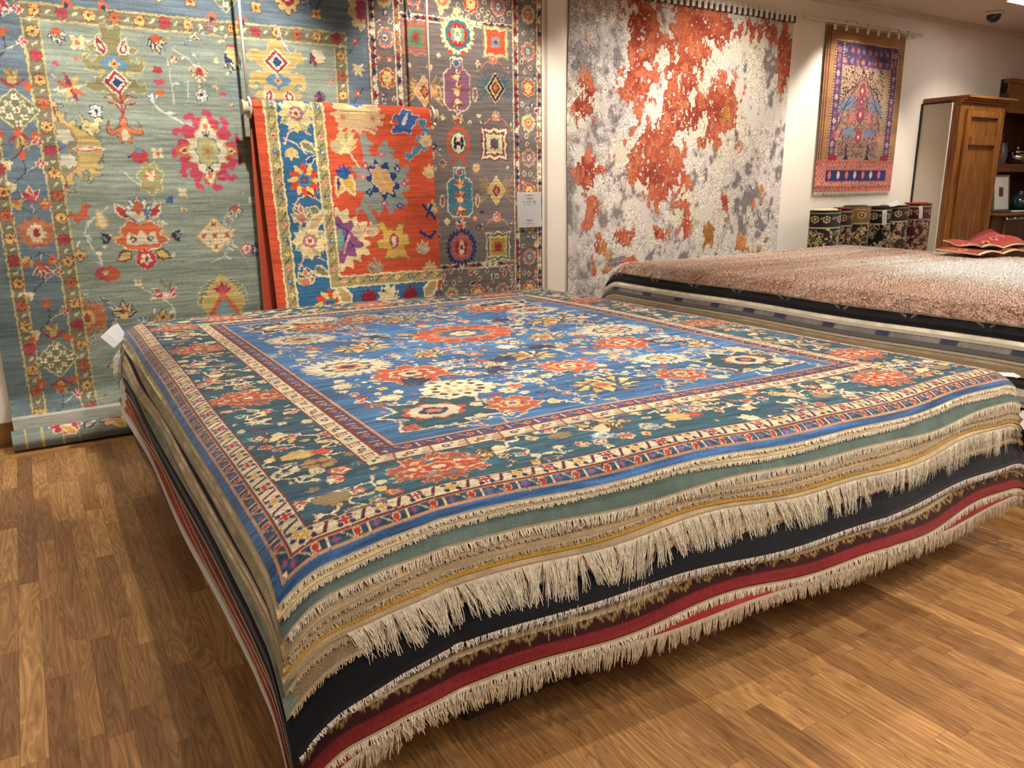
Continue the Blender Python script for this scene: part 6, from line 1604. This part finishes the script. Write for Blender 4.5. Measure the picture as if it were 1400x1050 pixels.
bm = bmesh.new(); bm_box(bm, 9.475, 10.125, 4.165, 4.835, CZ-.006, CZ-.001); done('diffuser', bm, t.m, cl)

# ================================================================== LIGHTS
WARM = (1.0, .925, .83)
def spot(loc, tgt, power, angle, blend=.5, size=.03, col=WARM):
    l = bpy.data.lights.new('spotlight', 'SPOT'); l.energy = power; l.spot_size = math.radians(angle); l.spot_blend = blend; l.shadow_soft_size = size; l.color = col
    o = bpy.data.objects.new('spotlight', l); C.objects.link(o); o.location = loc
    o.rotation_euler = (Vector(tgt) - Vector(loc)).to_track_quat('-Z', 'Y').to_euler(); return o
# wall washers in the ceiling
spot((1.35, 4.35, 3.48), (1.0, 5.76, 1.75), 175, 84, .6)
spot((-.45, 4.3, 3.48), (-.1, 5.76, 1.2), 80, 74, .7)
spot((3.0, 4.45, 3.48), (3.15, 5.76, 1.65), 105, 82, .45)
spot((5.8, 4.1, 3.48), (6.0, 5.76, 1.7), 150, 88, .8)
spot((4.6, 4.35, 3.48), (4.75, 5.76, 1.5), 95, 80, .7)
spot((7.9, 4.6, 3.48), (8.1, 5.76, 1.8), 130, 80, .5)
spot((9.6, 4.2, 3.48), (10.2, 5.4, 1.4), 70, 80, .7)
# downlights over the piles and the floor
spot((1.2, 3.6, 3.48), (1.2, 3.6, 0), 95, 100, .8)
spot((2.6, 3.3, 3.48), (2.6, 3.1, 0), 135, 100, .8)
spot((2.3, 1.9, 3.48), (2.3, 1.8, 0), 70, 110, .8)
spot((5.6, 3.0, 3.48), (5.8, 3.0, 0), 200, 105, .8)
spot((7.2, 3.0, 3.48), (7.2, 3.2, 0), 80, 100, .8)
spot((-.6, 2.2, 3.48), (-.5, 2.6, 0), 70, 105, .8)
spot((3.8, .1, 3.48), (3.8, .6, 0), 185, 110, .8)
spot((1.6, -.6, 3.48), (1.7, 1.6, .4), 90, 70, .9)  # front spot added to brighten the near stack's front edges and fringes
def area(loc, size, power, col=WARM, tgt=None):  # unseen area lights below the ceiling, without any fixture
    l = bpy.data.lights.new('unseen_fill', 'AREA'); l.energy = power; l.size = size; l.color = col
    o = bpy.data.objects.new('unseen_fill', l); C.objects.link(o); o.location = loc
    if tgt: o.rotation_euler = (Vector(tgt) - Vector(loc)).to_track_quat('-Z', 'Y').to_euler()
    return o
area((2.0, -1.8, 3.45), 2.2, 60, (1, .92, .82))
area((8.5, .5, 3.45), 2.2, 60, (1, .92, .82))
w = bpy.data.worlds.new('World'); scene.world = w; w.use_nodes = True
w.node_tree.nodes['Background'].inputs[0].default_value = (.9, .85, .8, 1); w.node_tree.nodes['Background'].inputs[1].default_value = .12

# ================================================================== CAMERA
f_, h0, s_, vpx, cx, cy = 1045., 255.5, -.0115, 20., 700., 525.
n = Vector((-s_, 1., -(h0-cy)/f_)).normalized(); up = -n
Yv = Vector((vpx-cx, h0+s_*(vpx-cx)-cy, f_)).normalized(); Xv = Yv.cross(up)
R_ = Matrix((Xv, Yv, up))            # world = R_ @ (right, down, forward)
right = R_ @ Vector((1, 0, 0)); down = R_ @ Vector((0, 1, 0)); fwd = R_ @ Vector((0, 0, 1))
cam = bpy.data.cameras.new('camera'); co = bpy.data.objects.new('camera', cam); C.objects.link(co)
cam.sensor_width = 36.0; cam.lens = f_/1400*36; cam.clip_start = .02; cam.clip_end = 60
co.matrix_world = Matrix.Translation((0, 0, 1.6)) @ Matrix((right, -down, -fwd)).transposed().to_4x4()
scene.camera = co
vs = scene.view_settings; vs.view_transform = 'Standard'; vs.look = 'None'; vs.gamma = 1.0; vs.use_curve_mapping = False; vs.exposure = 0.75
scene.cycles.use_denoising = True
scene.cycles.max_bounces = 6; scene.cycles.diffuse_bounces = 4; scene.cycles.glossy_bounces = 3
